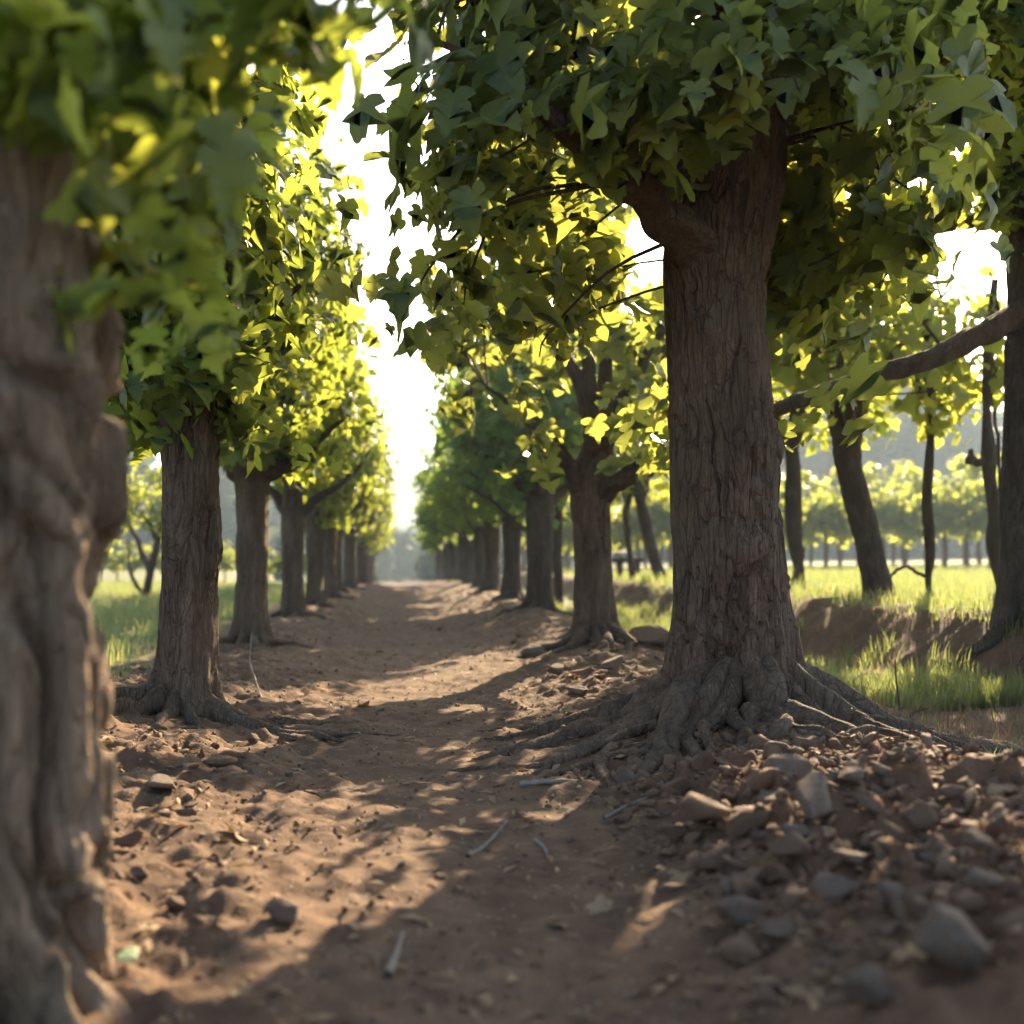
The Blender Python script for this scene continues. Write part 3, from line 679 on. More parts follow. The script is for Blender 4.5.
for i, Y in enumerate([18.2, 21.3, 24.6, 28.0, 31.5, 35.5, 40, 45]):
    x = -1.2 + rnd.uniform(-.08, .08)
    dup((L4, L3)[i % 2], (x, Y, gz(x, Y, False)), rnd.choice([0, .5, -.5, math.pi, math.pi + .4]), rnd.uniform(.95, 1.1), 'sunlit yellow-green tree, %s of the row behind the twisted trunk' % ordn[i + 1], 'tree')

# --- trees on the grassy bank ----------------------------------------------
BG = 'trees on the grassy bank'
def tree_edge():
    Y = 6.4; k = Y / F_PX; x0 = at(1040, 0, Y).x; base = (x0, Y, gz(x0, Y, False))
    pxs = [(1042, 690), (1041, 650), (1037, 600), (1035, 540), (1035, 450), (1037, 360), (1044, 290), (1036, 210), (1012, 120), (990, 30), (975, -60), (960, -160)]
    rad = [42, 36, 31, 29, 29, 30, 32, 31, 30, 27, 20, 10]
    trunk = (rel(pxs, Y, base), [r * k for r in rad])
    limbs = [(rel([(1040, 300), (1008, 320, Y - .05), (960, 345, Y - .05), (900, 368), (850, 382), (810, 398), (770, 410), (735, 404)], Y, base), [.09, .068, .056, .05, .045, .042, .035, .02]),
             (rel([(1000, 60), (960, 48, Y - .2), (915, 44, Y - .35), (870, 58, Y - .5), (840, 80, Y - .6), (815, 112, Y - .7), (790, 150, Y - .8)], Y, base), [.12, .11, .095, .08, .06, .03, .01]),
             (rel([(985, 20), (940, -60, Y - .5), (880, -120, Y - 1)], Y, base), [.09, .05, .015]),
             (rel([(1040, 250), (1000, 220, Y + .5), (930, 230, Y + .9), (850, 270, Y + 1.1), (800, 300, Y + 1.2)], Y, base), [.08, .055, .035, .02, .01]),
             (rel([(1010, 110), (1080, 50, Y + .3), (1160, -20, Y + .5)], Y, base), [.09, .05, .015]),
             (rel([(985, 0), (960, -80, Y + .6), (930, -160, Y + 1.2)], Y, base), [.09, .05, .015])]
    crown = dict(c=(-.5, -.45, 2.8), r=(1.5, .95, 1.15), n=105, per=26, leaf=.115, hole=[(rel([(1000, 140, 5.4)], 0, base)[0], (.34, 1.0, .55)), (rel([(900, 62, 5.4)], 0, base)[0], (.36, .5, .16))], lo=2.05, bowl=.3, gap=.43, hi=True, spread=.17)
    roots = [root_path(base, -2.9 + i * .5, .5, .05, 600 + i, .15, z0=.08) for i in range(6)]
    t = make_tree('tree', base, trunk, limbs, crown, 71, roots, M_BARK2, M_LEAF, tk=dict(nseg=110, rows=200, flare=(.03, 7), lobes=.06, bark=.9, bs=.9))
    tag(t, 'bent dark tree on the bank whose long bare limb reaches toward the big rooted tree', 'tree', BG)
tree_edge()
def bank_tree(name, pxs, rads, Y, crown, label, seed, limbs, leafmat=M_LEAFY, mat=M_BARK2, cat='tree', res=(48, 80), bark=.6):
    k = Y / F_PX; x0 = at(pxs[1][0], 0, Y).x; base = (x0, Y, gz(x0, Y, False))
    tr = (rel(pxs, Y, base), [r * k for r in rads])
    tr[0][0] = (tr[0][0][0], tr[0][0][1], -.12); tr[0][1] = (tr[0][1][0], tr[0][1][1], 0.02)
    lb = [(rel(p, Y, base), [q * k for q in r]) for p, r in limbs]
    t = make_tree(name, base, tr, lb, crown, seed, [], mat, leafmat, tk=dict(nseg=res[0], rows=res[1], flare=(.0, 8), lobes=.05, bark=bark, bs=.7))
    tag(t, label, cat, BG); return t
bank_tree('tree', [(882, 630), (880, 607), (876, 580), (870, 548), (860, 510), (850, 470), (846, 445), (842, 425)], [17, 16, 14, 13, 12.5, 11.5, 12, 8], 9.0,
          dict(c=(-.15, 0, 2.15), r=(1.1, 1.0, .9), n=72, per=18, leaf=.11, lo=1.55, bowl=.35, gap=.42, spread=.15),
          'leaning tree with a smooth brown trunk forking in a V on the grassy bank', 81,
          [([(848, 455), (840, 425), (830, 400), (822, 370), (800, 320)], [9, 8, 6.5, 4, 1.5]), ([(850, 455), (858, 425), (870, 405), (885, 375), (920, 330)], [9, 8, 6.5, 4, 1.5]), ([(848, 440), (850, 380, 8.6), (845, 300, 8.2)], [7, 4, 1.5]), ([(848, 440), (850, 380, 9.5), (855, 300, 10)], [7, 4, 1.5])])
bank_tree('thin_vine', [(930, 625), (930, 605), (928, 580), (930, 550), (927, 500), (929, 460), (931, 420), (930, 380), (928, 330), (926, 280)], [2.6, 2.6, 3, 4.5, 4.5, 4, 4, 5, 4, 2], 9.0,
          dict(c=(.05, 0, 1.95), r=(.28, .3, .75), n=24, per=14, leaf=.085, lo=1.3, gap=.2, spread=.08),
          'thin dark vine stem hung with a narrow column of yellow leaves on the bank', 82,
          [([(930, 400), (936, 360), (940, 310), (935, 260)], [3.5, 3, 2, 1]), ([(930, 400), (918, 360), (915, 310)], [3, 2, 1]),
           ([(929, 578), (905, 568), (893, 580), (890, 600)], [2, 1.6, 1.3, 1])], cat='vine', res=(20, 70), bark=.35)
bank_tree('thin_vine', [(1003, 625), (1002, 605), (998, 575), (993, 545), (995, 510), (990, 480), (989, 455), (987, 420), (986, 380), (990, 330), (995, 280)], [2, 2.5, 3.5, 6.5, 6, 5, 6.5, 3.5, 4, 4, 3], 8.4,
          dict(c=(.0, 0, 1.95), r=(.3, .4, .5), n=14, per=12, leaf=.10, lo=1.55, gap=.2, spread=.07),
          'thin knotty vine stem beside the bent dark trunk, nearly bare', 83,
          [([(987, 420), (984, 370), (990, 320), (985, 270)], [3.5, 3, 2, 1]), ([(989, 460), (975, 462), (972, 455)], [4, 4.5, 2]), ([(992, 540), (1003, 480), (1000, 400), (996, 350)], [2.5, 2, 1.6, 1])], cat='vine', res=(20, 80), bark=.5)
bank_tree('tree', [(803, 610), (802, 588), (797, 560), (794, 535), (793, 500), (793, 465), (792, 430), (795, 390)], [3, 3.5, 5, 7, 8.5, 7, 4, 2], 12,
          dict(c=(0, 0, 2.35), r=(1.0, 1.1, .95), n=50, per=17, leaf=.12, lo=1.45, bowl=.2, gap=.38, spread=.14),
          'slender crooked tree standing right behind the big rooted trunk on the bank', 84,
          [([(794, 540), (805, 552), (810, 562), (803, 590)], [4, 4, 2.5, 1.5]), ([(793, 470), (780, 430), (765, 390)], [5, 3.5, 1.5]), ([(793, 450), (805, 410), (820, 370)], [5, 3.5, 1.5]), ([(793, 450), (795, 400, 12.4), (800, 350, 12.8)], [4, 3, 1.5])])
bank_tree('tree', [(668, 610), (664, 593), (658, 570), (651, 545), (645, 520), (640, 498), (636, 480)], [6, 6, 6, 6, 6, 5.5, 4], 16.5,
          dict(c=(0, 0, 3.1), r=(1.6, 1.5, 1.8), n=105, per=18, leaf=.14, lo=1.35, bowl=.4, gap=.40, spread=.17),
          'thicker of two slanting trees seen between the dark forked tree and the big rooted one', 85,
          [([(641, 500), (630, 470), (610, 430)], [4.5, 3.5, 1.5]), ([(641, 500), (655, 470), (680, 430)], [4.5, 3.5, 1.5]), ([(641, 500), (640, 450, 17), (640, 410, 17.5)], [4.5, 3.5, 1.5])])
bank_tree('tree', [(634, 605), (633, 590), (631, 565), (628, 535), (626, 512), (630, 496), (634, 480)], [4, 3.5, 3.5, 3.5, 3.2, 3, 2], 17.2,
          dict(c=(.1, 0, 2.3), r=(.8, 1.0, .8), n=30, per=16, leaf=.13, lo=1.4, bowl=.3, gap=.38, spread=.15),
          'slimmer of two slanting trees seen between the dark forked tree and the big rooted one', 86,
          [([(628, 505), (620, 480), (605, 450)], [2.5, 2, 1]), ([(630, 498), (640, 470), (650, 440)], [2.5, 2, 1])])
bank_tree('tree', [(559, 615), (559, 598), (558, 575), (557, 550), (558, 520), (560, 490), (562, 460)], [5.5, 5, 4.5, 4.5, 4.5, 4, 3], 16,
          dict(c=(.3, 0, 3.2), r=(1.35, 1.2, 1.75), n=95, per=17, leaf=.14, lo=1.5, bowl=.3, gap=.38, spread=.16),
          'slim straight tree on the grass, seen behind the dark forked tree', 87,
          [([(559, 500), (545, 460), (530, 420)], [3, 2, 1]), ([(559, 500), (575, 460), (590, 420)], [3, 2, 1])])
sm = bank_tree('tree', [(146, 612), (146, 597), (150, 575), (156, 550), (162, 528), (168, 512)], [4.5, 4.2, 3.6, 3.4, 3, 2], 20.5,
          dict(c=(.0, 0, 1.75), r=(1.0, .9, .62), n=46, per=22, leaf=.10, lo=1.15, bowl=.2, gap=.34, spread=.14),
          'small rounded tree with slanting stems alone in the meadow beside the blurred trunk', 88,
          [([(150, 575), (140, 545), (128, 520)], [3, 2.4, 1]), ([(158, 545), (150, 525), (140, 508)], [2.5, 2, 1]), ([(163, 528), (175, 515), (185, 505)], [2.5, 2, 1]), ([(147, 597), (132, 575), (125, 545)], [2.5, 2, 1])])
sm['group'] = 'trees in the meadow'

# ------------------------------------------------------------------ vineyard vines
def vine_proto(seed):
    rs = np.random.RandomState(seed)
    crown = dict(c=(0, 0, 1.32), r=(.44, .34, .76), n=22, per=13, leaf=.13, lo=.58, gap=.25, spread=.10, tw=.7)
    pts = [(0, 0, -.1), (0, 0, 0), (.02, .01, .4), (-.02, 0, .8), (.02, 0, 1.1)]
    limbs = [lim((0, 0, .75), a, 1.0, .8, .018, seed + i) for i, a in enumerate((.2, 2.2, 4.2))]
    return make_tree('vine', (0, 0, 0), (pts, [.045, .04, .035, .032, .02]), limbs, crown, seed, [], M_BARK, M_LEAFY, tk=dict(nseg=8, rows=16, lobes=.05, bark=.3))
VP = [vine_proto(200 + i) for i in range(3)]
VL = 'small leafy vine on a thin brown stem in the sunlit vineyard beyond the meadow'
VL2 = 'small leafy vine in the low vineyard row across the meadow past the blurred trunk'
def put_vine(i, x, y, sc, label, group):
    proto = VP[i % 3]
    if 'label' not in proto: o = proto; o.location = (x, y, gz(x, y, False)); o.scale = (sc,) * 3; o.rotation_euler.z = rnd.uniform(0, 6)
    else: o = dup(proto, (x, y, gz(x, y, False)), rnd.uniform(0, 6.2), sc, name='vine')
    tag(o, label, 'vine', group)
cnt = 0
for r_ in range(2):
    for i in range(33):
        t = i / 32; x = 3.9 + 13.5 * t + r_ * .5; y = 31 - 6.5 * t + r_ * 7.5
        put_vine(cnt, x + rnd.uniform(-.06, .06), y + rnd.uniform(-.1, .1), rnd.uniform(1.14, 1.36) * (1 + .16 * r_), VL, 'vines in the far vineyard'); cnt += 1
for i in range(26):
    t = i / 25; x = -14 + 11.5 * t; y = 33 + 4 * t
    put_vine(cnt, x, y, rnd.uniform(.62, .8), VL2, 'vines past the meadow'); cnt += 1

# ------------------------------------------------------------------ woods far behind
def wood(name, spec, label, leafmat):
    rs = np.random.RandomState(9); P, N, T, Z = [], [], [], []
    for (x, y, h) in spec:
        z0 = gz(x, y, False) - .1
        m = 150
        d = rs.randn(m, 3); d /= np.linalg.norm(d, axis=1)[:, None]
        p = d * rs.uniform(.55, 1.0, (m, 1)) * np.array([h * .36, h * .36, h * .5]) + [x, y, z0 + h * .5]
        P.append(p); N.append(d + .5 * rs.randn(m, 3)); T.append(rs.randn(m, 3) + [0, 0, -.5]); Z.append(np.full(m, h * .20) * rs.uniform(.6, 1.3, m))
    P, N, T, Z = map(np.concatenate, (P, N, T, Z))
    tag(obj(name, leaves_mesh(name, P, N, T, Z, rs.rand(len(P)), False), leafmat), label, 'wood', kind='stuff')
M_WOOD = mat_leaf('far_foliage', (.02, .04, .02), (.035, .06, .03), (.06, .08, .03), (.08, .11, .04), .3, .7, False)
rw = random.Random(3)
spec = []
for i in range(95):
    a = R(rw.uniform(11, 31)); d = rw.uniform(95, 150); spec.append((d * math.sin(a), d * math.cos(a), rw.uniform(10, 19) * (1 - .5 * max(0, (math.degrees(a) - 25) / 6))))
for i in range(60):
    a = R(rw.uniform(-36, -2.5)); d = rw.uniform(90, 150); spec.append((d * math.sin(a), d * math.cos(a), rw.uniform(6, 11)))
for i in range(40):
    a = R(rw.uniform(-2.5, 11)); d = rw.uniform(110, 170); spec.append((d * math.sin(a), d * math.cos(a), rw.uniform(4, 7)))
for i in range(26):
    xq = rw.uniform(2.0, 6.5) * rw.choice((-1, 1)); spec.append((xq, rw.uniform(60, 82), rw.uniform(1.6, 3.4)))
wood('wood', spec, 'hazy dark green wood at the foot of the hills', M_WOOD)

# ------------------------------------------------------------------ grass
def grass(name, n, region, hmin, hmax, wid, label, seed, dens=None, cat='grass', mat=M_GRASS, lean=.45):
    rs = np.random.RandomState(seed); X, Yv = region(rs, n)
    if dens is not None:
        k = dens(X, Yv, rs); X, Yv = X[k], Yv[k]
    n = len(X); Z = ground_z(X, Yv)
    h = rs.uniform(hmin, hmax, n) * (1 + .5 * fbm(np.stack([X, Yv, 0 * X], 1) * 1.5, seed, 2)); a = rs.uniform(0, TWO, n); b = rs.uniform(0, TWO, n); l = rs.uniform(.1, 1, n) * lean * h
    wd = wid * rs.uniform(.6, 1.4, n)
    base = np.stack([X, Yv, Z - .01], 1); side = np.stack([np.cos(a), np.sin(a), 0 * a], 1) * wd[:, None]; ld = np.stack([np.cos(b), np.sin(b), 0 * b], 1)
    up = np.array([0, 0, 1.])
    m1 = base + up * (h * .55)[:, None] + ld * (l * .3)[:, None]; tp = base + up * h[:, None] + ld * l[:, None]
    V = np.stack([base - side, base + side, m1 + side * .7, m1 - side * .7, tp], 1).reshape(-1, 3)
    i = np.arange(n)[:, None] * 5
    F = np.concatenate([np.hstack([i, i + 1, i + 2]), np.hstack([i, i + 2, i + 3]), np.hstack([i + 3, i + 2, i + 4])])
    tag(obj(name, mesh_np(name, V, F, {'rnd': np.repeat(np.clip(.5 + .3 * rs.randn(n), 0, 1), 5)}, False), mat), label, cat, kind='stuff')
def pw(rs, n, x0, x1, y0, y1, p=1.6):
    y = y0 + (y1 - y0) * rs.rand(n) ** p; return rs.uniform(x0, x1, n), y
def nz(s, th, seed): return lambda X, Y, rs: fbm(np.stack([X, Y, 0 * X], 1) * s, seed, 2) + .25 * rs.randn(len(X)) > th
grass('grass', 26000, lambda rs, n: pw(rs, n, 2.1, 3.25, 5.4, 16), .04, .15, .0035, 'strip of fresh green grass between the trees and the bank', 1, nz(1.6, -.05, 70))
grass('grass', 60000, lambda rs, n: pw(rs, n, 3.45, 10, 5.5, 30, 1.3), .05, .17, .005, 'tall sunlit meadow grass on the bank', 2, nz(.8, -.2, 71))
grass('grass', 42000, lambda rs, n: pw(rs, n, -9, -1.85, 5.5, 36, 1.2), .05, .18, .005, 'bright meadow grass behind the tree row past the blurred trunk', 3, nz(.8, -.4, 72))
grass('grass', 22000, lambda rs, n: pw(rs, n, 8, 22, 14, 32, 1.0), .06, .13, .009, 'pale meadow grass in front of the far vineyard', 4)

# ------------------------------------------------------------------ straw and litter
def litter(name, n, region, smin, smax, label, seed, mat):
    rs = np.random.RandomState(seed); X, Y = region(rs, n); Z = ground_z(X, Y) + .004
    a = rs.uniform(0, TWO, n); L = rs.uniform(smin, smax, n); wd = L * rs.uniform(.06, .35, n)
    d = np.stack([np.cos(a), np.sin(a), rs.uniform(-.25, .25, n)], 1) * L[:, None]; s = np.stack([-np.sin(a), np.cos(a), rs.uniform(-.6, .6, n)], 1) * wd[:, None]
    c = np.stack([X, Y, Z], 1); bow = np.array([0, 0, 1.]) * (L * .2)[:, None]
    V = np.stack([c - d, c - s + bow, c + d, c + s + bow * .6], 1).reshape(-1, 3); i = np.arange(n)[:, None] * 4
    F = np.concatenate([np.hstack([i, i + 1, i + 3]), np.hstack([i + 1, i + 2, i + 3])])
    tag(obj(name, mesh_np(name, V, F, {'rnd': np.repeat(rs.rand(n), 4)}, False), mat), label, 'leaf litter', kind='stuff')
def rowreg(rs, n):
    q = rs.rand(n); x = np.where(q < .5, rs.normal(1.45, .42, n), np.where(q < .8, rs.normal(-1.15, .36, n), rs.uniform(-.9, 1.2, n))); return x, 1.6 + 16 * rs.rand(n) ** 1.7
litter('leaf_litter', 11000, rowreg, .007, .034, 'dry brown leaf scraps and straw strewn over the track and its mounds', 5, M_DRY)

def fallen():
    rs = np.random.RandomState(31); X, Y = rowreg(rs, 420); P = np.stack([X, Y, ground_z(X, Y) + .012], 1)
    N = np.array([0, 0, 1.]) + .35 * rs.randn(420, 3); T = rs.randn(420, 3)
    tag(obj('fallen_leaves', leaves_mesh('fallen_leaves', P, N, T, rs.uniform(.025, .06, 420), rs.rand(420), True), M_DRY), 'withered brown vine leaves scattered over the track', 'fallen leaves', kind='stuff')
fallen()
grass('dry_grass', 5200, lambda rs, n: pw(rs, n, 1.75, 3.9, 4.2, 14), .03, .13, .003, 'dry straw-coloured grass stalks along the bank and the grass edge', 8, nz(2.2, .0, 75), mat=M_DRY, lean=.9)
grass('grass', 3000, lambda rs, n: pw(rs, n, 2.1, 3.3, 3.6, 6.2), .03, .09, .003, 'short sparse grass on the bare sunlit ground beside the big roots', 10, nz(2.0, .22, 79), lean=.7)
grass('grass', 1500, lambda rs, n: pw(rs, n, -1.9, -1.45, 5, 14), .03, .10, .003, 'thin grass tufts at the edge of the tree row past the blurred trunk', 9, nz(2.2, .1, 76), lean=.7)
# ------------------------------------------------------------------ stones
def rock_mesh(seed, flat=.7, ang=.5, sub=4):
    import bmesh
    bm = bmesh.new(); bmesh.ops.create_icosphere(bm, subdivisions=sub, radius=1)
    V = np.array([v.co[:] for v in bm.verts]); rs = np.random.RandomState(seed)
    for _ in range(int(5 + 9 * ang)):
        d = rs.randn(3); d /= np.linalg.norm(d); c = rs.uniform(.62, .92) - .25 * ang; t = V @ d; over = np.clip(t - c, 0, None); V = V - d * (over * .96)[:, None]
    V *= (1 + .10 * fbm(V * 1.7 + seed, seed, 3) + .035 * fbm(V * 6 + seed, seed + 1, 3))[:, None]
    V *= np.array([1, rs.uniform(.65, .9), flat * rs.uniform(.8, 1.15)])
    F = np.array([[v.index for v in f.verts] for f in bm.faces]); bm.free()
    return mesh_np('stone', V, F)
RM = [rock_mesh(i, .70, .9) for i in range(5)] + [rock_mesh(10 + i, .72, .4) for i in range(4)]
def stone(px, py, wpx, me, mat, label, rz=0, group=None, sink=-.05, name='stone', tilt=(0, 0), sc=(1, 1, 1), cat='stone'):
    p = on_ground(px, py + wpx * .18); r = wpx / 2 * p.y / F_PX
    mc = RM[me].copy(); mc.materials.clear(); mc.materials.append(mat)
    o = bpy.data.objects.new(name, mc); COL.objects.link(o)
    o.scale = (r * sc[0], r * sc[1], r * sc[2]); o.rotation_euler = (tilt[0], tilt[1], rz); o.location = (p.x, p.y, gz(p.x, p.y) + r * sc[2] * (.6 - sink))
    return tag(o, label, cat, group)
SG = 'stones on the mounds'
for a in [
    (788, 778, 44, 5, M_ROCK, 'smooth tan upright stone in front of the big roots', .3, (1, .9, 1.25)),
    (700, 835, 64, 0, M_ROCKB, 'broad sunlit earthy boulder at the near edge of the stone heap', .8, (1.1, 1, 1.0)),
    (748, 842, 60, 1, M_ROCKB, 'reddish angular boulder in the middle of the stone heap', 2., (1, 1, 1)),
    (815, 825, 66, 2, M_ROCK, 'pale-topped angular boulder on top of the stone heap', 1.1, (1.1, 1, .9)),
    (765, 803, 26, 6, M_ROCKG, 'small round grey stone on the stone heap below the tan upright one', 0, (1, 1, 1)),
    (852, 795, 34, 3, M_ROCK, 'dark-sided stone with a pale cap beside the tan upright one', .5, (1, 1, .9)),
    (907, 815, 36, 4, M_ROCK, 'dark upright stone with a sunlit rim on the red earth', 0, (.9, 1, 1.2)),
    (955, 800, 30, 0, M_ROCKB, 'low brown stone half buried in the sunlit red earth', 1.7, (1.2, 1, .7)),
    (850, 868, 40, 1, M_ROCK, 'whitish flat stone lying in the sunlit rubble', .2, (1, 1, .7)),
    (745, 920, 46, 7, M_ROCKG, 'smooth oval grey cobble in the shade below the stone heap', .1, (1.1, .8, .8)),
    (890, 910, 50, 8, M_ROCKG, 'round dark grey cobble in the shaded rubble', .9, (1, .8, .9)),
    (950, 965, 78, 5, M_ROCKG, 'large slanted grey slab-like stone in the shaded rubble', 1.2, (.8, 1.2, 1.1)),
    (835, 905, 40, 6, M_ROCKG, 'medium grey stone between two shaded cobbles', 2.0, (1, 1, .9)),
    (872, 1000, 52, 7, M_ROCKG, 'pale grey stone at the bottom edge of the shaded rubble', .5, (1, 1, .9)),
    (715, 870, 40, 2, M_ROCKB, 'brown broken stone leaning under the broad boulder', .4, (1, 1, .9)),
    (795, 870, 52, 3, M_ROCKB, 'large brown clod in the shade under the pale-topped boulder', 1.4, (1, 1, .9)),
    (985, 850, 40, 2, M_ROCK, 'small sunlit stone on the red earth near the frame edge', 1.9, (1, 1, .7)),
    (980, 905, 46, 0, M_ROCK, 'brown-grey stone lit at its top behind the slab-like stone', .7, (1, 1, .9)),
    (578, 690, 26, 1, M_ROCK, 'small grey stone on the mound before the dark forked tree', 0, (1.2, 1, .8)),
    (612, 668, 34, 2, M_ROCKG, 'grey wedge-shaped stone at the foot of the dark forked tree', .6, (1.2, 1, .7)),
    (532, 655, 34, 3, M_ROCKG, 'dark grey rounded rock where the mound meets the track', .3, (1.1, 1, .9)),
    (555, 672, 22, 6, M_ROCK, 'little brown stone beside the dark grey rounded rock', .3, (1, 1, .8)),
    (655, 640, 46, 4, M_ROCKB, 'dark humped rock in the sun between the forked tree and the big trunk', 0, (1.4, 1, .8)),
    (160, 785, 46, 0, M_ROCK, 'pale squarish stone on the sunlit earth below the shallow roots', .5, (1.1, 1, .8)),
    (218, 760, 44, 3, M_ROCKB, 'dark hollow-sided clod below the shallow roots', .3, (1.2, 1, .6)),
    (190, 800, 18, 6, M_ROCK, 'small flat pale stone on the bare sunlit earth', 0, (1.1, 1, .6)),
    (128, 842, 34, 2, M_ROCKB, 'angular dark brown stone next to the blurred trunk', .2, (1, 1, .9)),
    (165, 822, 24, 1, M_ROCKB, 'small brown stone between the angular one and the pale squarish one', .9, (1, 1, .8)),
    (140, 870, 24, 4, M_ROCKB, 'small brown clod beside the blurred trunk', .2, (1, 1, .8)),
    (285, 912, 42, 7, M_ROCKG, 'round pale grey stone in a hollow on the sunlit track', 0, (1, 1, .8)),
    (215, 930, 12, 6, M_ROCK, 'tiny bright white pebble glinting on the sunlit track', 0, (1, 1, .8)),
]:
    stone(a[0], a[1], a[2] * (1.25 if a[0] > 650 and a[1] > 770 else 1.05), a[3], a[4], a[5], a[6], SG, sc=a[7])
M_FRUIT = mat_plain('green_skin', (.34, .42, .22), .45, .2, 12)
stone(126, 952, 34, 6, M_FRUIT, 'pale green round windfall fruit lying at the foot of the blurred trunk', .4, None, .1, 'fruit', sc=(1, 1, 1), cat='fruit')
# scattered smaller stones, each its own object
rr_ = random.Random(12); cells = [('mound', 'small brown-grey stone among the rubble of the shaded mound', 'small stones in the rubble', 150, (.62, 1.9), (1.75, 3.7), (.014, .055)),
                                  ('row', 'small earthy stone on the mound along the big rooted tree', 'small stones along the mound', 40, (.85, 1.9), (4.6, 9.5), (.015, .05)),
                                  ('track', 'little pebble lying loose on the bare track', 'loose pebbles on the track', 60, (-.7, .8), (1.75, 5.5), (.005, .014)),
                                  ('near', 'small brown clod on the earth between the blurred trunk and shallow roots', 'clods by the blurred trunk', 40, (-1.2, -.35), (1.9, 4.3), (.010, .032))]
RMM = {}
for nm, lab, grp, n, xr, yr, sr in cells:
    for i in range(n):
        x = rr_.uniform(*xr); y = yr[0] + (yr[1] - yr[0]) * rr_.random() ** 1.4; r = sr[0] + (sr[1] - sr[0]) * rr_.random() ** 2
        mi = rr_.randrange(9); mt = rr_.choice([M_ROCK, M_ROCKG, M_ROCKB, M_ROCKB] if nm != 'near' else [M_ROCKB, M_ROCKB, M_ROCK])
        key = (mi, mt.name)
        if key not in RMM: mm = RM[mi].copy(); mm.materials.clear(); mm.materials.append(mt); RMM[key] = mm
        o = bpy.data.objects.new('pebble' if nm == 'track' else 'small_stone', RMM[key]); COL.objects.link(o)
        o.scale = (r, r, r); o.rotation_euler = (rr_.uniform(-.4, .4), rr_.uniform(-.4, .4), rr_.uniform(0, 6)); o.location = (x, y, gz(x, y) + r * .3)
        tag(o, lab, 'pebble' if nm == 'track' else 'stone', grp)
def grit():
    rs = np.random.RandomState(77); n = 9000
    x = np.concatenate([rs.uniform(.6, 2.1, 4500), rs.uniform(-1.6, 1.6, 4500)]); y = np.concatenate([1.6 + 3.0 * rs.rand(4500) ** 1.3, 1.6 + 7 * rs.rand(4500) ** 1.6])
    r = .0022 + .009 * rs.rand(n) ** 3; r[:4500] *= 1.4
    t = (1 + 5 ** .5) / 2
    IV = np.array([(-1, t, 0), (1, t, 0), (-1, -t, 0), (1, -t, 0), (0, -1, t), (0, 1, t), (0, -1, -t), (0, 1, -t), (t, 0, -1), (t, 0, 1), (-t, 0, -1), (-t, 0, 1)]) / 1.9
    IF = np.array([(0, 11, 5), (0, 5, 1), (0, 1, 7), (0, 7, 10), (0, 10, 11), (1, 5, 9), (5, 11, 4), (11, 10, 2), (10, 7, 6), (7, 1, 8), (3, 9, 4), (3, 4, 2), (3, 2, 6), (3, 6, 8), (3, 8, 9), (4, 9, 5), (2, 4, 11), (6, 2, 10), (8, 6, 7), (9, 8, 1)])
    V = IV[None] * r[:, None, None] * rs.uniform(.55, 1.25, (n, 12, 1)) * rs.uniform(.6, 1.2, (n, 1, 3)) + np.stack([x, y, ground_z(x, y) + r * .2], 1)[:, None]
    F = (np.arange(n)[:, None, None] * 12 + IF[None]).reshape(-1, 3)
    tag(obj('gravel', mesh_np('gravel', V.reshape(-1, 3), F, smooth=False), M_ROCKB), 'fine brown crumbs of earth and grit over the track', 'gravel', kind='stuff')
grit()
def rubble():
    rs = np.random.RandomState(78); pro = []
    for i in range(6):
        me = rock_mesh(40 + i, .7, .9, 2); n = len(me.vertices); v = np.empty(n * 3, np.float32); me.vertices.foreach_get('co', v)
        f = np.empty(len(me.polygons) * 3, np.int32); me.polygons.foreach_get('vertices', f); pro.append((v.reshape(-1, 3), f.reshape(-1, 3))); bpy.data.meshes.remove(me)
    acc = Acc(); n = 3600; q = rs.rand(n)
    x = np.where(q < .62, rs.uniform(.55, 2.0, n), np.where(q < .82, rs.normal(-1.0, .28, n), rs.normal(1.4, .4, n)))
    y = np.where(q < .62, 1.6 + 2.2 * rs.rand(n) ** 1.1, 1.8 + 8 * rs.rand(n) ** 1.5); r = .007 + .030 * rs.rand(n) ** 2.6
    r = np.where((q < .62) & (x > .55 + .1 * (y - 1.6)), r * 1.25, r * .8); z = ground_z(x, y) + r * .15
    for i in range(n):
        V, F = pro[i % 6]; a = rs.uniform(0, TWO); c, s_ = math.cos(a), math.sin(a); t = rs.uniform(-.6, .6); W = V * r[i] * rs.uniform(.7, 1.3, 3)
        W = np.stack([W[:, 0] * c - W[:, 1] * s_, W[:, 0] * s_ + W[:, 1] * c, W[:, 2] + W[:, 0] * t], 1); acc.add(W + [x[i], y[i], z[i]], F)
    tag(obj('rubble', acc.mesh('rubble'), M_ROCKB), 'broken brown soil and small rubble heaped on the mounds', 'rubble', kind='stuff')
rubble()
# ------------------------------------------------------------------ fallen sticks
def stick(pts, r, label, name='stick', mat=M_TWIG):
    P = []
    for p in pts:
        g = on_ground(p[0], p[1]); P.append((g.x, g.y, g.z + r * .7 + (p[2] if len(p) > 2 else 0)))
    base = Vector(P[0]); Q = spline([tuple(Vector(p) - base) for p in P], 24)
    rad = r * np.linspace(1, .45, 24) * (1 + .15 * np.sin(np.arange(24) * 1.7))
    tag(obj(name, mesh_np(name, *tube(Q, rad, 8)), mat, loc=base), label, 'stick', 'fallen sticks')
M_GREYSTICK = mat_plain('weathered_wood', (.20, .17, .14), .8, .3, 30)
stick([(388, 982), (396, 962), (403, 938)], .008, 'short curved grey stick lying on the shaded track', mat=M_GREYSTICK)
stick([(468, 856), (486, 842), (508, 822)], .006, 'long straight thin stick on the shaded track', mat=M_GREYSTICK)
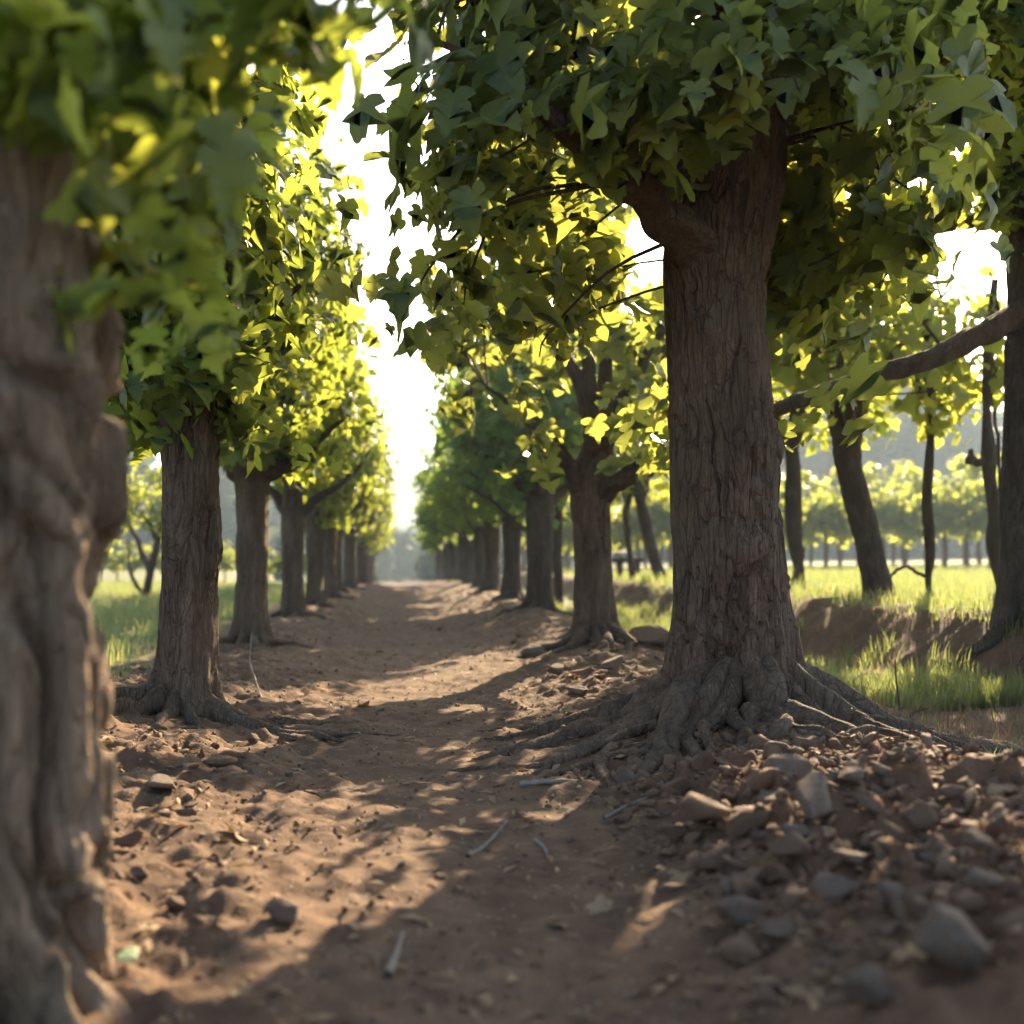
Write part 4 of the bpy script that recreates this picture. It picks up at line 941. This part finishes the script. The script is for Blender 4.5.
stick([(535, 842), (545, 852), (548, 860)], .005, 'tiny bent stick near the roots', mat=M_GREYSTICK)
stick([(520, 790), (560, 788), (600, 782)], .010, 'pale peeled stick lying along the roots', mat=M_GREYSTICK)
stick([(902, 722, 0), (899, 716, .06), (896, 712, .16), (895, 711, .24)], .006, 'thin upright twig stuck in the earth by the grass')
stick([(905, 722), (915, 718, .02), (928, 712, .01)], .008, 'dark short stick at the foot of the upright twig')
stick([(840, 700), (852, 690, .02), (862, 680, .03), (885, 676)], .006, 'crooked dark twig on the sunlit grass strip')
stick([(262, 700), (255, 690, .05), (250, 680, .12), (252, 668, .2)], .004, 'slender pale stalk standing beside the shallow roots', mat=M_GREYSTICK)
stick([(200, 845), (230, 842), (262, 838)], .005, 'thin dry stick on the sunlit earth', mat=M_GREYSTICK)
stick([(605, 820), (630, 812), (655, 800)], .006, 'dry twig across the shaded earth below the roots', mat=M_GREYSTICK)
# ------------------------------------------------------------------ bench beyond the trees
def bench():
    p = on_ground(620, 590); base = (p.x, 19.5, gz(6, 19.5, False)); base = ((620 - HX) / F_PX * 19.5, 19.5, gz((620 - HX) / F_PX * 19.5, 19.5, False))
    e = tag(empty('bench', base), 'low dark wooden bench in the meadow beyond the slanting trees', 'bench')
    def box(x0, x1, y0, y1, z0, z1):
        V = np.array([(x, y, z) for z in (z0, z1) for y in (y0, y1) for x in (x0, x1)]); F = [(0, 2, 3, 1), (4, 5, 7, 6), (0, 1, 5, 4), (2, 6, 7, 3), (0, 4, 6, 2), (1, 3, 7, 5)]
        return mesh_np('bench', V, F, smooth=False)
    obj('seat', box(-.38, .38, -.16, .16, .30, .36), M_TWIG, e)
    for s in (-.30, .0, .30): obj('leg', box(s - .03, s + .03, -.12, .12, -.05, .30), M_TWIG, e)
    sk = tag(obj('sack', RM[6].copy(), None, loc=(base[0] + .02, base[1], base[2] + .44)), 'small pale sack lying on the dark bench', 'sack')
    sk.data.materials.clear(); sk.data.materials.append(mat_plain('canvas', (.55, .48, .38), .8)); sk.scale = (.14, .12, .11)
bench()
# ------------------------------------------------------------------ haze
def haze():
    x, y0, y1, z0, z1 = 450, -70, 450, -3.5, 62
    V = np.array([(a, b, c) for c in (z0, z1) for b in (y0, y1) for a in (-x, x)]); F = [(0, 2, 3, 1), (4, 5, 7, 6), (0, 1, 5, 4), (2, 6, 7, 3), (0, 4, 6, 2), (1, 3, 7, 5)]
    m, t = new_mat('haze'); b = NB(t); pv = b.n('ShaderNodeVolumePrincipled')
    pv.inputs['Color'].default_value = (.62, .80, 1, 1); pv.inputs['Density'].default_value = .0014; pv.inputs['Anisotropy'].default_value = .35
    o = b.n('ShaderNodeOutputMaterial'); b.L(pv.outputs[0], o.inputs['Volume'])
    tag(obj('haze', mesh_np('haze', V, F, smooth=False), m), 'pale sunlit haze hanging over the orchard and hills', 'haze', kind='stuff')
haze()
